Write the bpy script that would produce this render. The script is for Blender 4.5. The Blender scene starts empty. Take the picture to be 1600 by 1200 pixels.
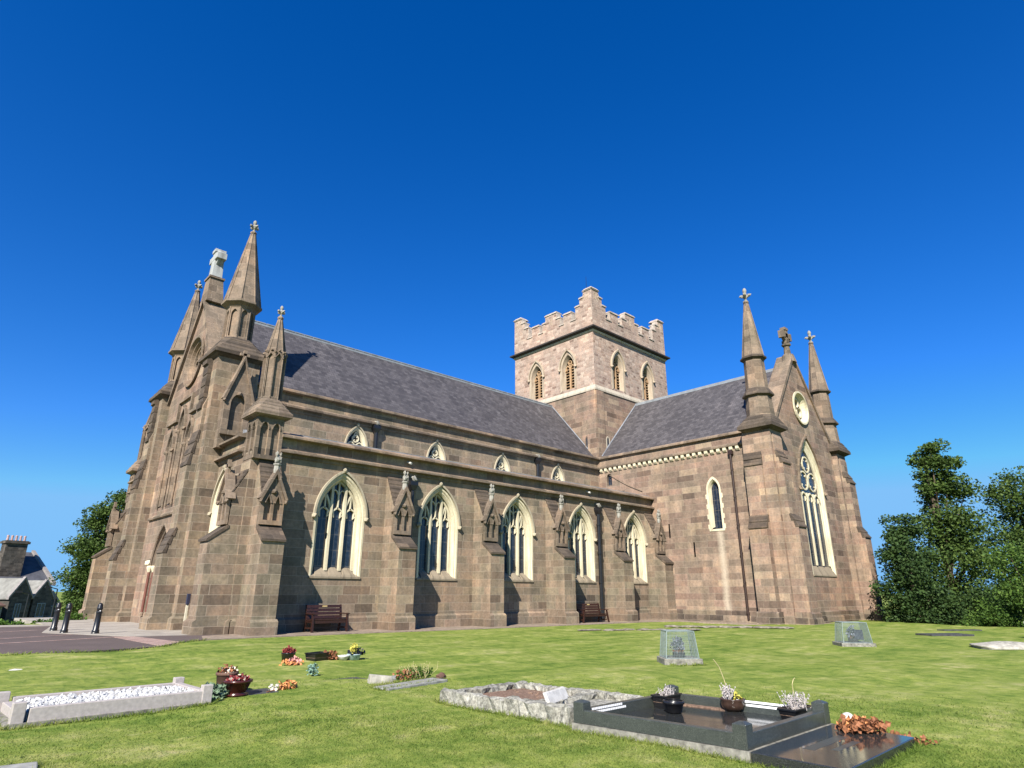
import bpy, bmesh, math, random
import numpy as np
from mathutils import Vector, Matrix
from mathutils.geometry import tessellate_polygon
R = math.radians
random.seed(7)
rng = np.random.default_rng(11)
scene = bpy.context.scene
COL = scene.collection

# ---------------------------------------------------------------- camera, sky, sun, exposure
cam_d = bpy.data.cameras.new('camera')
cam_o = bpy.data.objects.new('camera', cam_d)
COL.objects.link(cam_o)
scene.camera = cam_o
YAW, PITCH, ROLL, FPX = 0.7472, 0.3263, 0.0034, 961.4
CAMLOC = Vector((-12.314, -23.650, 1.4975))
cam_d.sensor_width = 36.0
cam_d.lens = FPX / 1600 * 36.0
cam_d.clip_start = 0.05
cam_d.clip_end = 5000
_f = Vector((math.sin(YAW) * math.cos(PITCH), math.cos(YAW) * math.cos(PITCH), math.sin(PITCH)))
_r = Vector((math.cos(YAW), -math.sin(YAW), 0))
_u = _r.cross(_f)
_r2 = _r * math.cos(ROLL) + _u * math.sin(ROLL)
_u2 = _u * math.cos(ROLL) - _r * math.sin(ROLL)
m = Matrix((_r2, _u2, -_f)).transposed().to_4x4()
m.translation = CAMLOC
cam_o.matrix_world = m

SUN = Vector((-2.25, -1.33, 2.05)).normalized()      # direction towards the sun
SUN_EL = math.asin(SUN.z)
world = bpy.data.worlds.new('World')
scene.world = world
world.use_nodes = True
wn = world.node_tree
wn.nodes.clear()
w_out = wn.nodes.new('ShaderNodeOutputWorld')
w_bg = wn.nodes.new('ShaderNodeBackground')
w_sky = wn.nodes.new('ShaderNodeTexSky')
w_sky.sky_type = 'NISHITA'
w_sky.sun_disc = False
w_sky.sun_elevation = SUN_EL
w_sky.sun_rotation = math.atan2(SUN.x, SUN.y)
w_sky.altitude = 0
w_sky.air_density = 1.0
w_sky.dust_density = 0.0
w_sky.ozone_density = 5.0
w_hs = wn.nodes.new('ShaderNodeHueSaturation')
w_hs.inputs['Hue'].default_value = 0.507
w_hs.inputs['Saturation'].default_value = 1.32
w_hs.inputs['Value'].default_value = 1.0
wn.links.new(w_sky.outputs[0], w_hs.inputs['Color'])
w_tint = wn.nodes.new('ShaderNodeMixRGB')
w_tint.blend_type = 'MULTIPLY'
w_tint.inputs[0].default_value = 1.0
w_tint.inputs[2].default_value = (0.80, 0.975, 1.19, 1)
wn.links.new(w_hs.outputs[0], w_tint.inputs[1])
w_cap = wn.nodes.new('ShaderNodeMixRGB')       # clear dry air: the horizon never washes out to white
w_cap.blend_type = 'DARKEN'
w_cap.inputs[0].default_value = 1.0
w_cap.inputs[2].default_value = (1.5, 3.6, 6.4, 1)
wn.links.new(w_tint.outputs[0], w_cap.inputs[1])
wn.links.new(w_cap.outputs[0], w_bg.inputs[0])
w_bg.inputs[1].default_value = 0.076
wn.links.new(w_bg.outputs[0], w_out.inputs[0])

sun_d = bpy.data.lights.new('sun', 'SUN')
sun_d.energy = 5.0
sun_d.angle = R(0.5)
sun_d.color = (1.0, 0.95, 0.86)
sun_o = bpy.data.objects.new('sun', sun_d)
COL.objects.link(sun_o)
sun_o.rotation_euler = (-SUN).to_track_quat('-Z', 'Y').to_euler()
sun_o.location = (-30, -20, 40)
scene.view_settings.view_transform = 'Standard'
scene.view_settings.look = 'None'
scene.view_settings.gamma = 1
scene.view_settings.use_curve_mapping = False
scene.view_settings.exposure = 0.97
scene.render.engine = 'CYCLES'
scene.cycles.max_bounces = 5
scene.cycles.diffuse_bounces = 1

# ---------------------------------------------------------------- node helpers and materials
class NT:
    def __init__(s, name):
        s.mat = bpy.data.materials.new(name)
        s.mat.use_nodes = True
        s.t = s.mat.node_tree
        s.t.nodes.clear()
        s.out = s.t.nodes.new('ShaderNodeOutputMaterial')
        s.b = s.t.nodes.new('ShaderNodeBsdfPrincipled')
        s.t.links.new(s.b.outputs[0], s.out.inputs[0])
    def n(s, typ, **kw):
        nd = s.t.nodes.new('ShaderNode' + typ)
        for k, v in kw.items():
            if hasattr(nd, k) and not k.startswith('i_'):
                setattr(nd, k, v)
        return nd
    def l(s, a, b): s.t.links.new(a, b)
    def setin(s, sock, v):
        if hasattr(v, 'is_output'): s.l(v, sock)
        else: sock.default_value = v
    def math(s, op, a, b=0.0, c=0.0):
        nd = s.n('Math', operation=op)
        s.setin(nd.inputs[0], a); s.setin(nd.inputs[1], b); s.setin(nd.inputs[2], c)
        return nd.outputs[0]
    def noise(s, vec, scale, detail=3.0, rough=0.55, dist=0.0):
        nd = s.n('TexNoise')
        if vec is not None: s.l(vec, nd.inputs['Vector'])
        nd.inputs['Scale'].default_value = scale; nd.inputs['Detail'].default_value = detail
        nd.inputs['Roughness'].default_value = rough; nd.inputs['Distortion'].default_value = dist
        return nd.outputs['Fac']
    def ramp(s, fac, stops, interp='LINEAR'):
        nd = s.n('ValToRGB')
        cr = nd.color_ramp; cr.interpolation = interp
        while len(cr.elements) < len(stops): cr.elements.new(0.5)
        for e, (p, c) in zip(cr.elements, stops):
            e.position = p
            e.color = (c[0], c[1], c[2], 1) if not isinstance(c, (int, float)) else (c, c, c, 1)
        s.l(fac, nd.inputs[0])
        return nd.outputs[0]
    def mix(s, fac, a, b, blend='MIX'):
        nd = s.n('MixRGB', blend_type=blend)
        s.setin(nd.inputs[0], fac)
        for i, v in ((1, a), (2, b)):
            if hasattr(v, 'is_output'): s.l(v, nd.inputs[i])
            else: nd.inputs[i].default_value = (v[0], v[1], v[2], 1)
        return nd.outputs[0]
    def pos(s): return s.n('NewGeometry').outputs['Position']
    def comb(s, x, y, z):
        nd = s.n('CombineXYZ')
        for i, v in enumerate((x, y, z)): s.setin(nd.inputs[i], v)
        return nd.outputs[0]
    def bump(s, h, strength=0.5, dist=0.02):
        nd = s.n('Bump'); nd.inputs['Strength'].default_value = strength; nd.inputs['Distance'].default_value = dist
        s.l(h, nd.inputs['Height']); s.l(nd.outputs[0], s.b.inputs['Normal'])
    def fin(s, col, rough=0.85, spec=0.3):
        s.setin(s.b.inputs['Base Color'], col if hasattr(col, 'is_output') else (col[0], col[1], col[2], 1))
        s.setin(s.b.inputs['Roughness'], rough)
        s.b.inputs['Specular IOR Level'].default_value = spec
        return s.mat

def wall_uv(n):
    g = n.n('NewGeometry')
    sp = n.n('SeparateXYZ'); n.l(g.outputs['Position'], sp.inputs[0])
    sn = n.n('SeparateXYZ'); n.l(g.outputs['True Normal'], sn.inputs[0])
    ax = n.math('ABSOLUTE', sn.outputs[0]); ay = n.math('ABSOLUTE', sn.outputs[1])
    sel = n.math('GREATER_THAN', ax, n.math('ADD', ay, 0.02))
    u = n.math('ADD', n.math('MULTIPLY', sp.outputs[1], sel), n.math('MULTIPLY', sp.outputs[0], n.math('SUBTRACT', 1.0, sel)))
    return g.outputs['Position'], u, sp.outputs[2]

def ashlar(name, tints, bw=1.0, rh=0.345, mortar=0.008, mcol=(0.36, 0.30, 0.23), stain=0.6, bumpd=0.02, runs=(), vary=0.42):
    n = NT(name)
    P, u, v = wall_uv(n)
    row = n.math('FLOOR', n.math('DIVIDE', v, rh))
    wnz = n.n('TexWhiteNoise', noise_dimensions='1D'); n.l(row, wnz.inputs['W'])
    uu = n.math('MULTIPLY', n.math('ADD', u, n.math('MULTIPLY', wnz.outputs['Value'], 3.7)),
                n.math('ADD', 0.8, n.math('MULTIPLY', wnz.outputs['Value'], 0.5)))
    # wobble the joints so the blocks are not all one length
    uu = n.math('ADD', uu, n.math('MULTIPLY', n.noise(n.comb(uu, n.math('MULTIPLY', row, 7.13), 0.0), 0.9, 1.0), vary))
    br = n.n('TexBrick', offset=0.5, squash=1.0)
    n.l(n.comb(uu, v, 0.0), br.inputs['Vector'])
    br.inputs['Scale'].default_value = 1.0
    br.inputs['Color1'].default_value = (0, 0, 0, 1); br.inputs['Color2'].default_value = (1, 1, 1, 1)
    br.inputs['Mortar'].default_value = (0.5, 0.5, 0.5, 1)
    br.inputs['Mortar Size'].default_value = mortar; br.inputs['Mortar Smooth'].default_value = 0.25
    br.inputs['Brick Width'].default_value = bw; br.inputs['Row Height'].default_value = rh
    col = n.ramp(br.outputs['Color'], tints)
    fine = n.noise(P, 9.0, 5.0, 0.65)
    col = n.mix(0.45, col, n.ramp(fine, [(0.3, (0.45, 0.45, 0.45)), (0.72, (1.45, 1.42, 1.38))]), 'MULTIPLY')
    mid = n.noise(P, 1.7, 4.0, 0.65)
    col = n.mix(0.6, col, n.ramp(mid, [(0.32, (0.66, 0.68, 0.66)), (0.5, (1, 1, 1)), (0.70, (1.30, 1.20, 1.08))]), 'MULTIPLY')
    largeN = n.noise(P, 0.33, 4.0, 0.6)
    col = n.mix(stain, col, n.ramp(largeN, [(0.3, (0.60, 0.66, 0.62)), (0.5, (1, 1, 1)), (0.72, (1.32, 1.14, 0.98))]), 'MULTIPLY')
    streak = n.noise(n.comb(n.math('MULTIPLY', u, 1.3), n.math('MULTIPLY', v, 0.14), 3.3), 1.6, 4.0, 0.6)
    col = n.mix(stain * 0.9, col, n.ramp(streak, [(0.34, (0.62, 0.64, 0.62)), (0.52, (1, 1, 1)), (0.62, (1.08, 1.06, 1.02)), (0.70, (1.7, 1.62, 1.46))]), 'MULTIPLY')
    col = n.mix(n.math('MULTIPLY', br.outputs['Fac'], 0.75), col, mcol)
    for (sx, sy, sw, sz0, sz1) in runs:          # pale lime runs washed down from a sill
        sp2 = n.n('SeparateXYZ'); n.l(P, sp2.inputs[0])
        wob = n.math('MULTIPLY', n.math('SUBTRACT', n.noise(n.comb(0.0, 0.0, n.math('MULTIPLY', v, 1.0)), 1.3, 3.0), 0.5), 0.25)
        a_ = n.math('SUBTRACT', 1.0, n.math('DIVIDE', n.math('ABSOLUTE', n.math('SUBTRACT', n.math('ADD', sp2.outputs[1], wob), sy)), sw))
        b_ = n.math('SUBTRACT', 1.0, n.math('DIVIDE', n.math('ABSOLUTE', n.math('SUBTRACT', sp2.outputs[0], sx)), 0.5))
        zz = n.math('MULTIPLY', n.math('LESS_THAN', v, sz1), n.math('GREATER_THAN', v, sz0))
        mk = n.math('MULTIPLY', n.math('MULTIPLY', n.math('MAXIMUM', a_, 0.0), n.math('GREATER_THAN', b_, 0.0)), zz)
        mk = n.math('MULTIPLY', mk, n.math('ADD', 0.25, fine))
        col = n.mix(n.math('MINIMUM', mk, 0.7), col, (0.50, 0.42, 0.32))
    h = n.math('ADD', n.math('MULTIPLY', br.outputs['Fac'], -0.8), n.math('MULTIPLY', fine, 0.45))
    h = n.math('ADD', h, n.math('MULTIPLY', br.outputs['Color'], 0.12))
    n.bump(h, 0.55, bumpd)
    return n.fin(col, 0.9, 0.2)

M = {}
BROWN = [(0.0, (0.111, 0.086, 0.065)), (0.14, (0.213, 0.156, 0.114)), (0.3, (0.18, 0.151, 0.112)), (0.46, (0.261, 0.191, 0.14)), (0.62, (0.204, 0.167, 0.12)), (0.8, (0.296, 0.216, 0.158)), (0.92, (0.23, 0.191, 0.137)), (1.0, (0.338, 0.264, 0.185))]
PINK = [(0.0, (0.132, 0.095, 0.074)), (0.14, (0.237, 0.162, 0.126)), (0.32, (0.208, 0.159, 0.122)), (0.5, (0.288, 0.195, 0.15)), (0.68, (0.233, 0.176, 0.131)), (0.85, (0.318, 0.226, 0.17)), (1.0, (0.344, 0.261, 0.186))]
TOWER = [(0.0, (0.214, 0.145, 0.118)), (0.3, (0.396, 0.29, 0.237)), (0.6, (0.333, 0.242, 0.197)), (1.0, (0.482, 0.376, 0.31))]
M['stone'] = ashlar('brown_ashlar', BROWN)
M['transept_stone'] = ashlar('pinkish_ashlar', PINK, bw=1.1, rh=0.37, runs=((22.05, -4.72, 0.30, 0.5, 4.98), (22.0, -8.2, 0.16, 0.4, 6.5)))
M['plinth_stone'] = ashlar('stained_plinth_stone', [(0, (0.085, 0.066, 0.054)), (0.4, (0.15, 0.112, 0.088)), (0.7, (0.20, 0.15, 0.115)), (1, (0.27, 0.21, 0.155))], bw=0.9, rh=0.30, stain=0.95)
M['tower_stone'] = ashlar('pale_pink_rubble', TOWER, bw=0.42, rh=0.215, mortar=0.014, mcol=(0.46, 0.37, 0.30), stain=0.3, bumpd=0.05)
M['merlon_stone'] = ashlar('pale_coping_stone', [(0, (0.38, 0.32, 0.275)), (1, (0.52, 0.45, 0.39))], bw=0.6, rh=0.3, mortar=0.006, mcol=(0.5, 0.42, 0.36), stain=0.2)
M['dress'] = ashlar('dressed_stone', [(0, (0.138, 0.106, 0.082)), (0.5, (0.20, 0.154, 0.116)), (1, (0.258, 0.194, 0.144))], bw=0.85, rh=0.42, mortar=0.006, mcol=(0.36, 0.29, 0.22), stain=0.65)
M['weather'] = ashlar('weathering_slabs', [(0, (0.065, 0.052, 0.042)), (0.5, (0.098, 0.077, 0.060)), (1, (0.135, 0.104, 0.078))], bw=1.4, rh=0.19, mortar=0.010, mcol=(0.075, 0.058, 0.046), stain=0.4)

def plain(name, c, rough=0.8, spec=0.3, var=0.25, scale=6.0, bump=0.0, metal=0.0):
    n = NT(name)
    f = n.noise(n.pos(), scale, 4.0, 0.6)
    lo = tuple(x * (1 - var) for x in c); hi = tuple(min(1, x * (1 + var)) for x in c)
    col = n.ramp(f, [(0.3, lo), (0.7, hi)])
    if bump: n.bump(f, 0.6, bump)
    n.b.inputs['Metallic'].default_value = metal
    return n.fin(col, rough, spec)

def streaky(name, c, d, rough=0.85, amt=0.6):
    n = NT(name)
    P, u, v = wall_uv(n)
    s = n.noise(n.comb(n.math('MULTIPLY', u, 2.2), n.math('MULTIPLY', v, 0.35), 1.7), 1.8, 4.0, 0.6)
    f = n.noise(P, 14.0, 4.0, 0.6)
    col = n.ramp(s, [(0.32, d), (0.52, c), (0.8, tuple(min(1, x * 1.08) for x in c))])
    col = n.mix(0.25, col, n.ramp(f, [(0.3, (0.6, 0.6, 0.6)), (0.7, (1.22, 1.22, 1.22))]), 'MULTIPLY')
    n.bump(f, 0.35, 0.008)
    return n.fin(col, rough, 0.25)

M['cream'] = streaky('cream_limestone', (0.62, 0.55, 0.385), (0.42, 0.365, 0.25))
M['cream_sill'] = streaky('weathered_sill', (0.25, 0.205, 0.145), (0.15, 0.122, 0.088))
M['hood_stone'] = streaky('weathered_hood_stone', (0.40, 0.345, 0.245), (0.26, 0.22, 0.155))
M['tower_dress'] = streaky('tower_dressings', (0.42, 0.34, 0.25), (0.28, 0.215, 0.16))
M['band'] = streaky('pale_string_course', (0.44, 0.385, 0.30), (0.30, 0.26, 0.20))
M['cornice_dark'] = streaky('dark_cornice', (0.045, 0.038, 0.036), (0.025, 0.022, 0.021))  # near-black colour laid over the whole tower cornice
M['pale_finial'] = streaky('bleached_finial_stone', (0.30, 0.285, 0.245), (0.14, 0.125, 0.10))
M['white_cross'] = streaky('white_limestone_cross', (0.36, 0.37, 0.355), (0.22, 0.22, 0.21))
M['lead'] = plain('roof_lead', (0.20, 0.21, 0.23), 0.55, 0.4, 0.3, 2.0)
M['ridge'] = plain('pale_ridge_lead', (0.22, 0.235, 0.25), 0.5, 0.4, 0.2, 2.0)
M['iron'] = plain('black_cast_iron', (0.012, 0.012, 0.014), 0.35, 0.5, 0.3, 8.0)
M['brownpipe'] = plain('brown_painted_pipe', (0.035, 0.020, 0.016), 0.45, 0.4, 0.3, 8.0)
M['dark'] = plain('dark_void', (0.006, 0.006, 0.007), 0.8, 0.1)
M['louvre'] = streaky('ochre_louvre_boards', (0.42, 0.27, 0.15), (0.28, 0.17, 0.10))
M['redcol'] = plain('polished_red_column', (0.15, 0.058, 0.040), 0.4, 0.5, 0.2, 5.0)

n = NT('roof_slate')
g = n.n('NewGeometry'); sp = n.n('SeparateXYZ'); n.l(g.outputs['Position'], sp.inputs[0])
sn = n.n('SeparateXYZ'); n.l(g.outputs['True Normal'], sn.inputs[0])
sel = n.math('GREATER_THAN', n.math('ABSOLUTE', sn.outputs[0]), n.math('ABSOLUTE', sn.outputs[1]))
uu = n.math('ADD', n.math('MULTIPLY', sp.outputs[1], sel), n.math('MULTIPLY', sp.outputs[0], n.math('SUBTRACT', 1.0, sel)))
br = n.n('TexBrick', offset=0.5); n.l(n.comb(uu, n.math('MULTIPLY', sp.outputs[2], 1.45), 0.0), br.inputs['Vector'])
br.inputs['Scale'].default_value = 1; br.inputs['Brick Width'].default_value = 0.3; br.inputs['Row Height'].default_value = 0.24
br.inputs['Mortar Size'].default_value = 0.008; br.inputs['Color1'].default_value = (0, 0, 0, 1); br.inputs['Color2'].default_value = (1, 1, 1, 1)
sl = n.ramp(br.outputs['Color'], [(0, (0.052, 0.048, 0.051)), (0.5, (0.072, 0.066, 0.069)), (1, (0.097, 0.089, 0.092))])
stk = n.noise(n.comb(n.math('MULTIPLY', uu, 1.1), n.math('MULTIPLY', sp.outputs[2], 0.22), 0.0), 1.5, 4.0, 0.65)
sl = n.mix(0.8, sl, n.ramp(stk, [(0.3, (0.78, 0.78, 0.80)), (0.55, (1, 1, 1)), (0.75, (1.45, 1.42, 1.4))]), 'MULTIPLY')
pt = n.noise(g.outputs['Position'], 0.8, 3.0, 0.5)
sl = n.mix(n.ramp(pt, [(0.68, 0.0), (0.74, 0.35)]), sl, (0.21, 0.20, 0.20))
sl = n.mix(n.math('MULTIPLY', br.outputs['Fac'], 0.6), sl, (0.03, 0.028, 0.03))
n.bump(n.math('ADD', n.math('MULTIPLY', br.outputs['Fac'], -1.0), n.math('MULTIPLY', br.outputs['Color'], 0.5)), 0.5, 0.02)
M['slate'] = n.fin(sl, 0.62, 0.3)

n = NT('leaded_glass')
P, u, v = wall_uv(n)
br = n.n('TexBrick', offset=0.0); n.l(n.comb(u, v, 0.0), br.inputs['Vector'])
br.inputs['Scale'].default_value = 1; br.inputs['Brick Width'].default_value = 0.2; br.inputs['Row Height'].default_value = 0.62
br.inputs['Mortar Size'].default_value = 0.012; br.inputs['Color1'].default_value = (0, 0, 0, 1); br.inputs['Color2'].default_value = (1, 1, 1, 1)
gl = n.ramp(n.noise(P, 5.0, 3.0), [(0.3, (0.006, 0.010, 0.020)), (0.55, (0.016, 0.026, 0.045)), (0.75, (0.045, 0.05, 0.065))])
gl = n.mix(br.outputs['Fac'], gl, (0.09, 0.085, 0.08))
n.bump(n.noise(P, 3.0, 2.0), 0.2, 0.02)
M['glass'] = n.fin(gl, 0.16, 0.5)

n = NT('polished_black_granite')
f1 = n.noise(n.pos(), 160.0, 2.0); f2 = n.noise(n.pos(), 3.0, 3.0)
gc = n.ramp(f1, [(0.35, (0.012, 0.013, 0.013)), (0.6, (0.035, 0.037, 0.037)), (0.75, (0.11, 0.11, 0.105))])
M['granite'] = n.fin(gc, n.ramp(f2, [(0.3, 0.04), (0.75, 0.16)]), 0.6)
n = NT('honed_black_granite')
f1 = n.noise(n.pos(), 160.0, 2.0); f2 = n.noise(n.pos(), 6.0, 3.0)
gc = n.ramp(f1, [(0.3, (0.020, 0.023, 0.021)), (0.6, (0.055, 0.062, 0.056)), (0.75, (0.16, 0.17, 0.155))])
gc = n.mix(0.5, gc, n.ramp(f2, [(0.3, (0.7, 0.7, 0.7)), (0.7, (1.3, 1.3, 1.25))]), 'MULTIPLY')
M['granite_rough'] = n.fin(gc, 0.32, 0.5)
n = NT('lichened_rough_stone')
f1 = n.noise(n.pos(), 18.0, 6.0, 0.7); f2 = n.noise(n.pos(), 4.0, 4.0, 0.6)
gc = n.ramp(f1, [(0.3, (0.085, 0.08, 0.07)), (0.5, (0.30, 0.285, 0.245)), (0.7, (0.52, 0.50, 0.44))])
gc = n.mix(0.6, gc, n.ramp(f2, [(0.35, (0.5, 0.52, 0.48)), (0.6, (1.15, 1.15, 1.1))]), 'MULTIPLY')
n.bump(f1, 0.9, 0.035)
M['roughstone'] = n.fin(gc, 0.95, 0.15)
M['concrete'] = plain('mossy_concrete', (0.20, 0.19, 0.16), 0.95, 0.2, 0.5, 11.0, 0.02)
M['palegranite'] = plain('pale_pink_granite', (0.37, 0.33, 0.305), 0.6, 0.35, 0.16, 22.0)
M['pebble'] = plain('white_marble_chips', (0.46, 0.455, 0.44), 0.7, 0.3, 0.15, 9.0)
M['soil'] = plain('reddish_gravel_soil', (0.19, 0.125, 0.09), 0.95, 0.1, 0.5, 30.0, 0.02)
M['blackplastic'] = plain('black_plastic', (0.010, 0.010, 0.011), 0.28, 0.5, 0.3, 6.0)
M['brownglaze'] = plain('brown_glazed_ceramic', (0.045, 0.026, 0.018), 0.18, 0.5, 0.4, 9.0)
M['redglaze'] = plain('dark_red_glazed_pot', (0.055, 0.014, 0.011), 0.25, 0.5, 0.35, 9.0)
M['terracotta'] = plain('brown_terracotta', (0.12, 0.066, 0.045), 0.7, 0.3, 0.3, 9.0)
M['dry'] = plain('dried_grey_heather', (0.42, 0.38, 0.36), 0.9, 0.1, 0.4, 40.0)
M['dryleaf'] = plain('withered_brown_leaves', (0.24, 0.098, 0.045), 0.7, 0.3, 0.55, 26.0)
M['drystraw'] = plain('straw_stem', (0.50, 0.42, 0.22), 0.9, 0.1, 0.2, 20.0)
M['redpetal'] = plain('red_petals', (0.22, 0.035, 0.035), 0.7, 0.3, 0.5, 30.0)
M['pinkpetal'] = plain('pink_petals', (0.62, 0.28, 0.25), 0.7, 0.3, 0.4, 30.0)
M['orangepetal'] = plain('orange_petals', (0.60, 0.24, 0.09), 0.7, 0.3, 0.4, 30.0)
M['yellowpetal'] = plain('yellow_petals', (0.50, 0.44, 0.08), 0.7, 0.3, 0.3, 30.0)
M['whitepetal'] = plain('cream_petals', (0.72, 0.66, 0.54), 0.7, 0.3, 0.2, 30.0)
M['tealpetal'] = plain('blue_green_petals', (0.16, 0.26, 0.20), 0.7, 0.3, 0.5, 30.0)
M['greyleaf'] = plain('grey_green_leaves', (0.13, 0.19, 0.12), 0.8, 0.2, 0.4, 20.0)
M['whitestone'] = plain('white_rounded_stone', (0.52, 0.50, 0.46), 0.6, 0.3, 0.2, 12.0)
M['whiteplastic'] = plain('white_bowl', (0.62, 0.60, 0.56), 0.5, 0.3, 0.15, 9.0)
M['bluebowl'] = plain('pale_blue_bowl', (0.42, 0.52, 0.55), 0.5, 0.3, 0.15, 9.0)
M['wire'] = plain('galvanised_wire', (0.24, 0.29, 0.28), 0.5, 0.4, 0.15, 9.0, 0, 0.4)
M['bluegrey'] = plain('faded_grey_wreath', (0.20, 0.21, 0.25), 0.8, 0.2, 0.6, 40.0)
M['signcream'] = plain('cream_painted_post', (0.60, 0.54, 0.40), 0.6, 0.3, 0.1, 9.0)
M['signdark'] = plain('dark_blue_sign', (0.03, 0.03, 0.055), 0.5, 0.4, 0.2, 9.0)
M['brass'] = plain('brass_plaque', (0.45, 0.33, 0.15), 0.4, 0.5, 0.2, 9.0)
M['darkstone'] = plain('dark_slate_slab', (0.055, 0.055, 0.055), 0.5, 0.4, 0.4, 9.0)
M['greyslab'] = plain('weathered_grey_slab', (0.26, 0.255, 0.23), 0.8, 0.25, 0.35, 7.0, 0.01)
M['palerock'] = plain('pale_lichened_rock', (0.33, 0.31, 0.26), 0.95, 0.15, 0.4, 7.0, 0.03)
M['edging'] = plain('tan_edging_stone', (0.20, 0.175, 0.14), 0.95, 0.1, 0.45, 6.0, 0.02)
M['lettering'] = plain('white_lettering', (0.78, 0.78, 0.78), 0.6, 0.3, 0.05)
M['greyletter'] = plain('grey_engraving', (0.22, 0.2, 0.18), 0.9, 0.1, 0.1)
n = NT('stained_bench_wood')
f = n.noise(n.comb(n.math('MULTIPLY', n.n('SeparateXYZ').outputs[0], 1.0), 0.0, 0.0), 4.0)
gz = n.noise(n.pos(), 22.0, 4.0, 0.6)
M['wood'] = n.fin(n.ramp(gz, [(0.3, (0.016, 0.007, 0.005)), (0.7, (0.048, 0.019, 0.013))]), 0.4, 0.4)

def leafmat(name, dark, mid, light, trans=0.25):
    n = NT(name)
    g = n.n('NewGeometry')
    rnd = g.outputs['Random Per Island']
    big = n.noise(g.outputs['Position'], 0.55, 3.0, 0.6)
    f = n.math('ADD', n.math('MULTIPLY', rnd, 0.55), n.math('MULTIPLY', big, 0.55))
    col = n.ramp(f, [(0.2, dark), (0.5, mid), (0.85, light)])
    n.fin(col, 0.6, 0.15)
    tr = n.n('BsdfTranslucent'); n.l(col, tr.inputs[0])
    mx = n.n('MixShader'); mx.inputs[0].default_value = trans
    n.l(n.b.outputs[0], mx.inputs[1]); n.l(tr.outputs[0], mx.inputs[2]); n.l(mx.outputs[0], n.out.inputs[0])
    return n.mat
M['leaf_dark'] = leafmat('dark_foliage', (0.020, 0.040, 0.014), (0.038, 0.072, 0.022), (0.066, 0.11, 0.030))
M['leaf_mid'] = leafmat('beech_foliage', (0.030, 0.055, 0.014), (0.058, 0.10, 0.022), (0.105, 0.155, 0.034))
M['leaf_bright'] = leafmat('bright_foliage', (0.03, 0.062, 0.014), (0.06, 0.115, 0.022), (0.12, 0.19, 0.035))
M['bark'] = plain('grey_brown_bark', (0.09, 0.07, 0.05), 0.95, 0.1, 0.4, 5.0, 0.03)
M['hedge'] = leafmat('clipped_hedge', (0.03, 0.06, 0.012), (0.06, 0.12, 0.02), (0.10, 0.18, 0.03))

# grass: ground sheet and blades share one patchwork of greens and straw
def grass_col(n, P):
    a = n.noise(P, 0.55, 4.0, 0.6); b = n.noise(P, 2.6, 4.0, 0.65, 0.6)
    mp = n.n('Mapping'); mp.inputs['Rotation'].default_value = (0, 0, R(-30)); mp.inputs['Scale'].default_value = (0.35, 1.6, 1)
    n.l(P, mp.inputs['Vector'])
    c = n.noise(mp.outputs[0], 1.1, 4.0, 0.6)
    f = n.math('ADD', n.math('ADD', n.math('MULTIPLY', a, 0.34), n.math('MULTIPLY', b, 0.36)), n.math('MULTIPLY', c, 0.30))
    return f
GR = [(0.33, (0.056, 0.1, 0.016)), (0.43, (0.12, 0.172, 0.03)), (0.52, (0.195, 0.231, 0.052)), (0.58, (0.256, 0.27, 0.087)), (0.66, (0.342, 0.312, 0.152))]
n = NT('lawn')
P = n.pos()
f = grass_col(n, P)
fine = n.noise(P, 38.0, 4.0, 0.75)
mp2 = n.n('Mapping'); mp2.inputs['Rotation'].default_value = (0, 0, R(-42)); mp2.inputs['Scale'].default_value = (1.0, 0.42, 1); n.l(P, mp2.inputs['Vector'])
fine2 = n.noise(mp2.outputs[0], 6.5, 5.0, 0.75, 0.8)
col = n.mix(0.55, n.ramp(f, GR), n.ramp(fine, [(0.3, (0.5, 0.56, 0.45)), (0.7, (1.38, 1.36, 1.3))]), 'MULTIPLY')
col = n.mix(0.75, col, n.ramp(fine2, [(0.34, (0.52, 0.64, 0.50)), (0.50, (1.0, 1.0, 1.0)), (0.66, (1.42, 1.30, 1.25))]), 'MULTIPLY')
n.bump(fine, 0.4, 0.02)
M['lawn'] = n.fin(col, 0.95, 0.1)
n = NT('grass_blades')
g = n.n('NewGeometry')
f = grass_col(n, g.outputs['Position'])
f = n.math('ADD', f, n.math('MULTIPLY', n.math('SUBTRACT', g.outputs['Random Per Island'], 0.5), 0.10))
col = n.ramp(f, [(p, tuple(min(0.9, c * 1.55) for c in q)) for p, q in GR])
n.fin(col, 0.6, 0.25)
tr = n.n('BsdfTranslucent'); n.l(col, tr.inputs[0])
mx = n.n('MixShader'); mx.inputs[0].default_value = 0.6
n.l(n.b.outputs[0], mx.inputs[1]); n.l(tr.outputs[0], mx.inputs[2]); n.l(mx.outputs[0], n.out.inputs[0])
M['blades'] = n.mat

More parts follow.
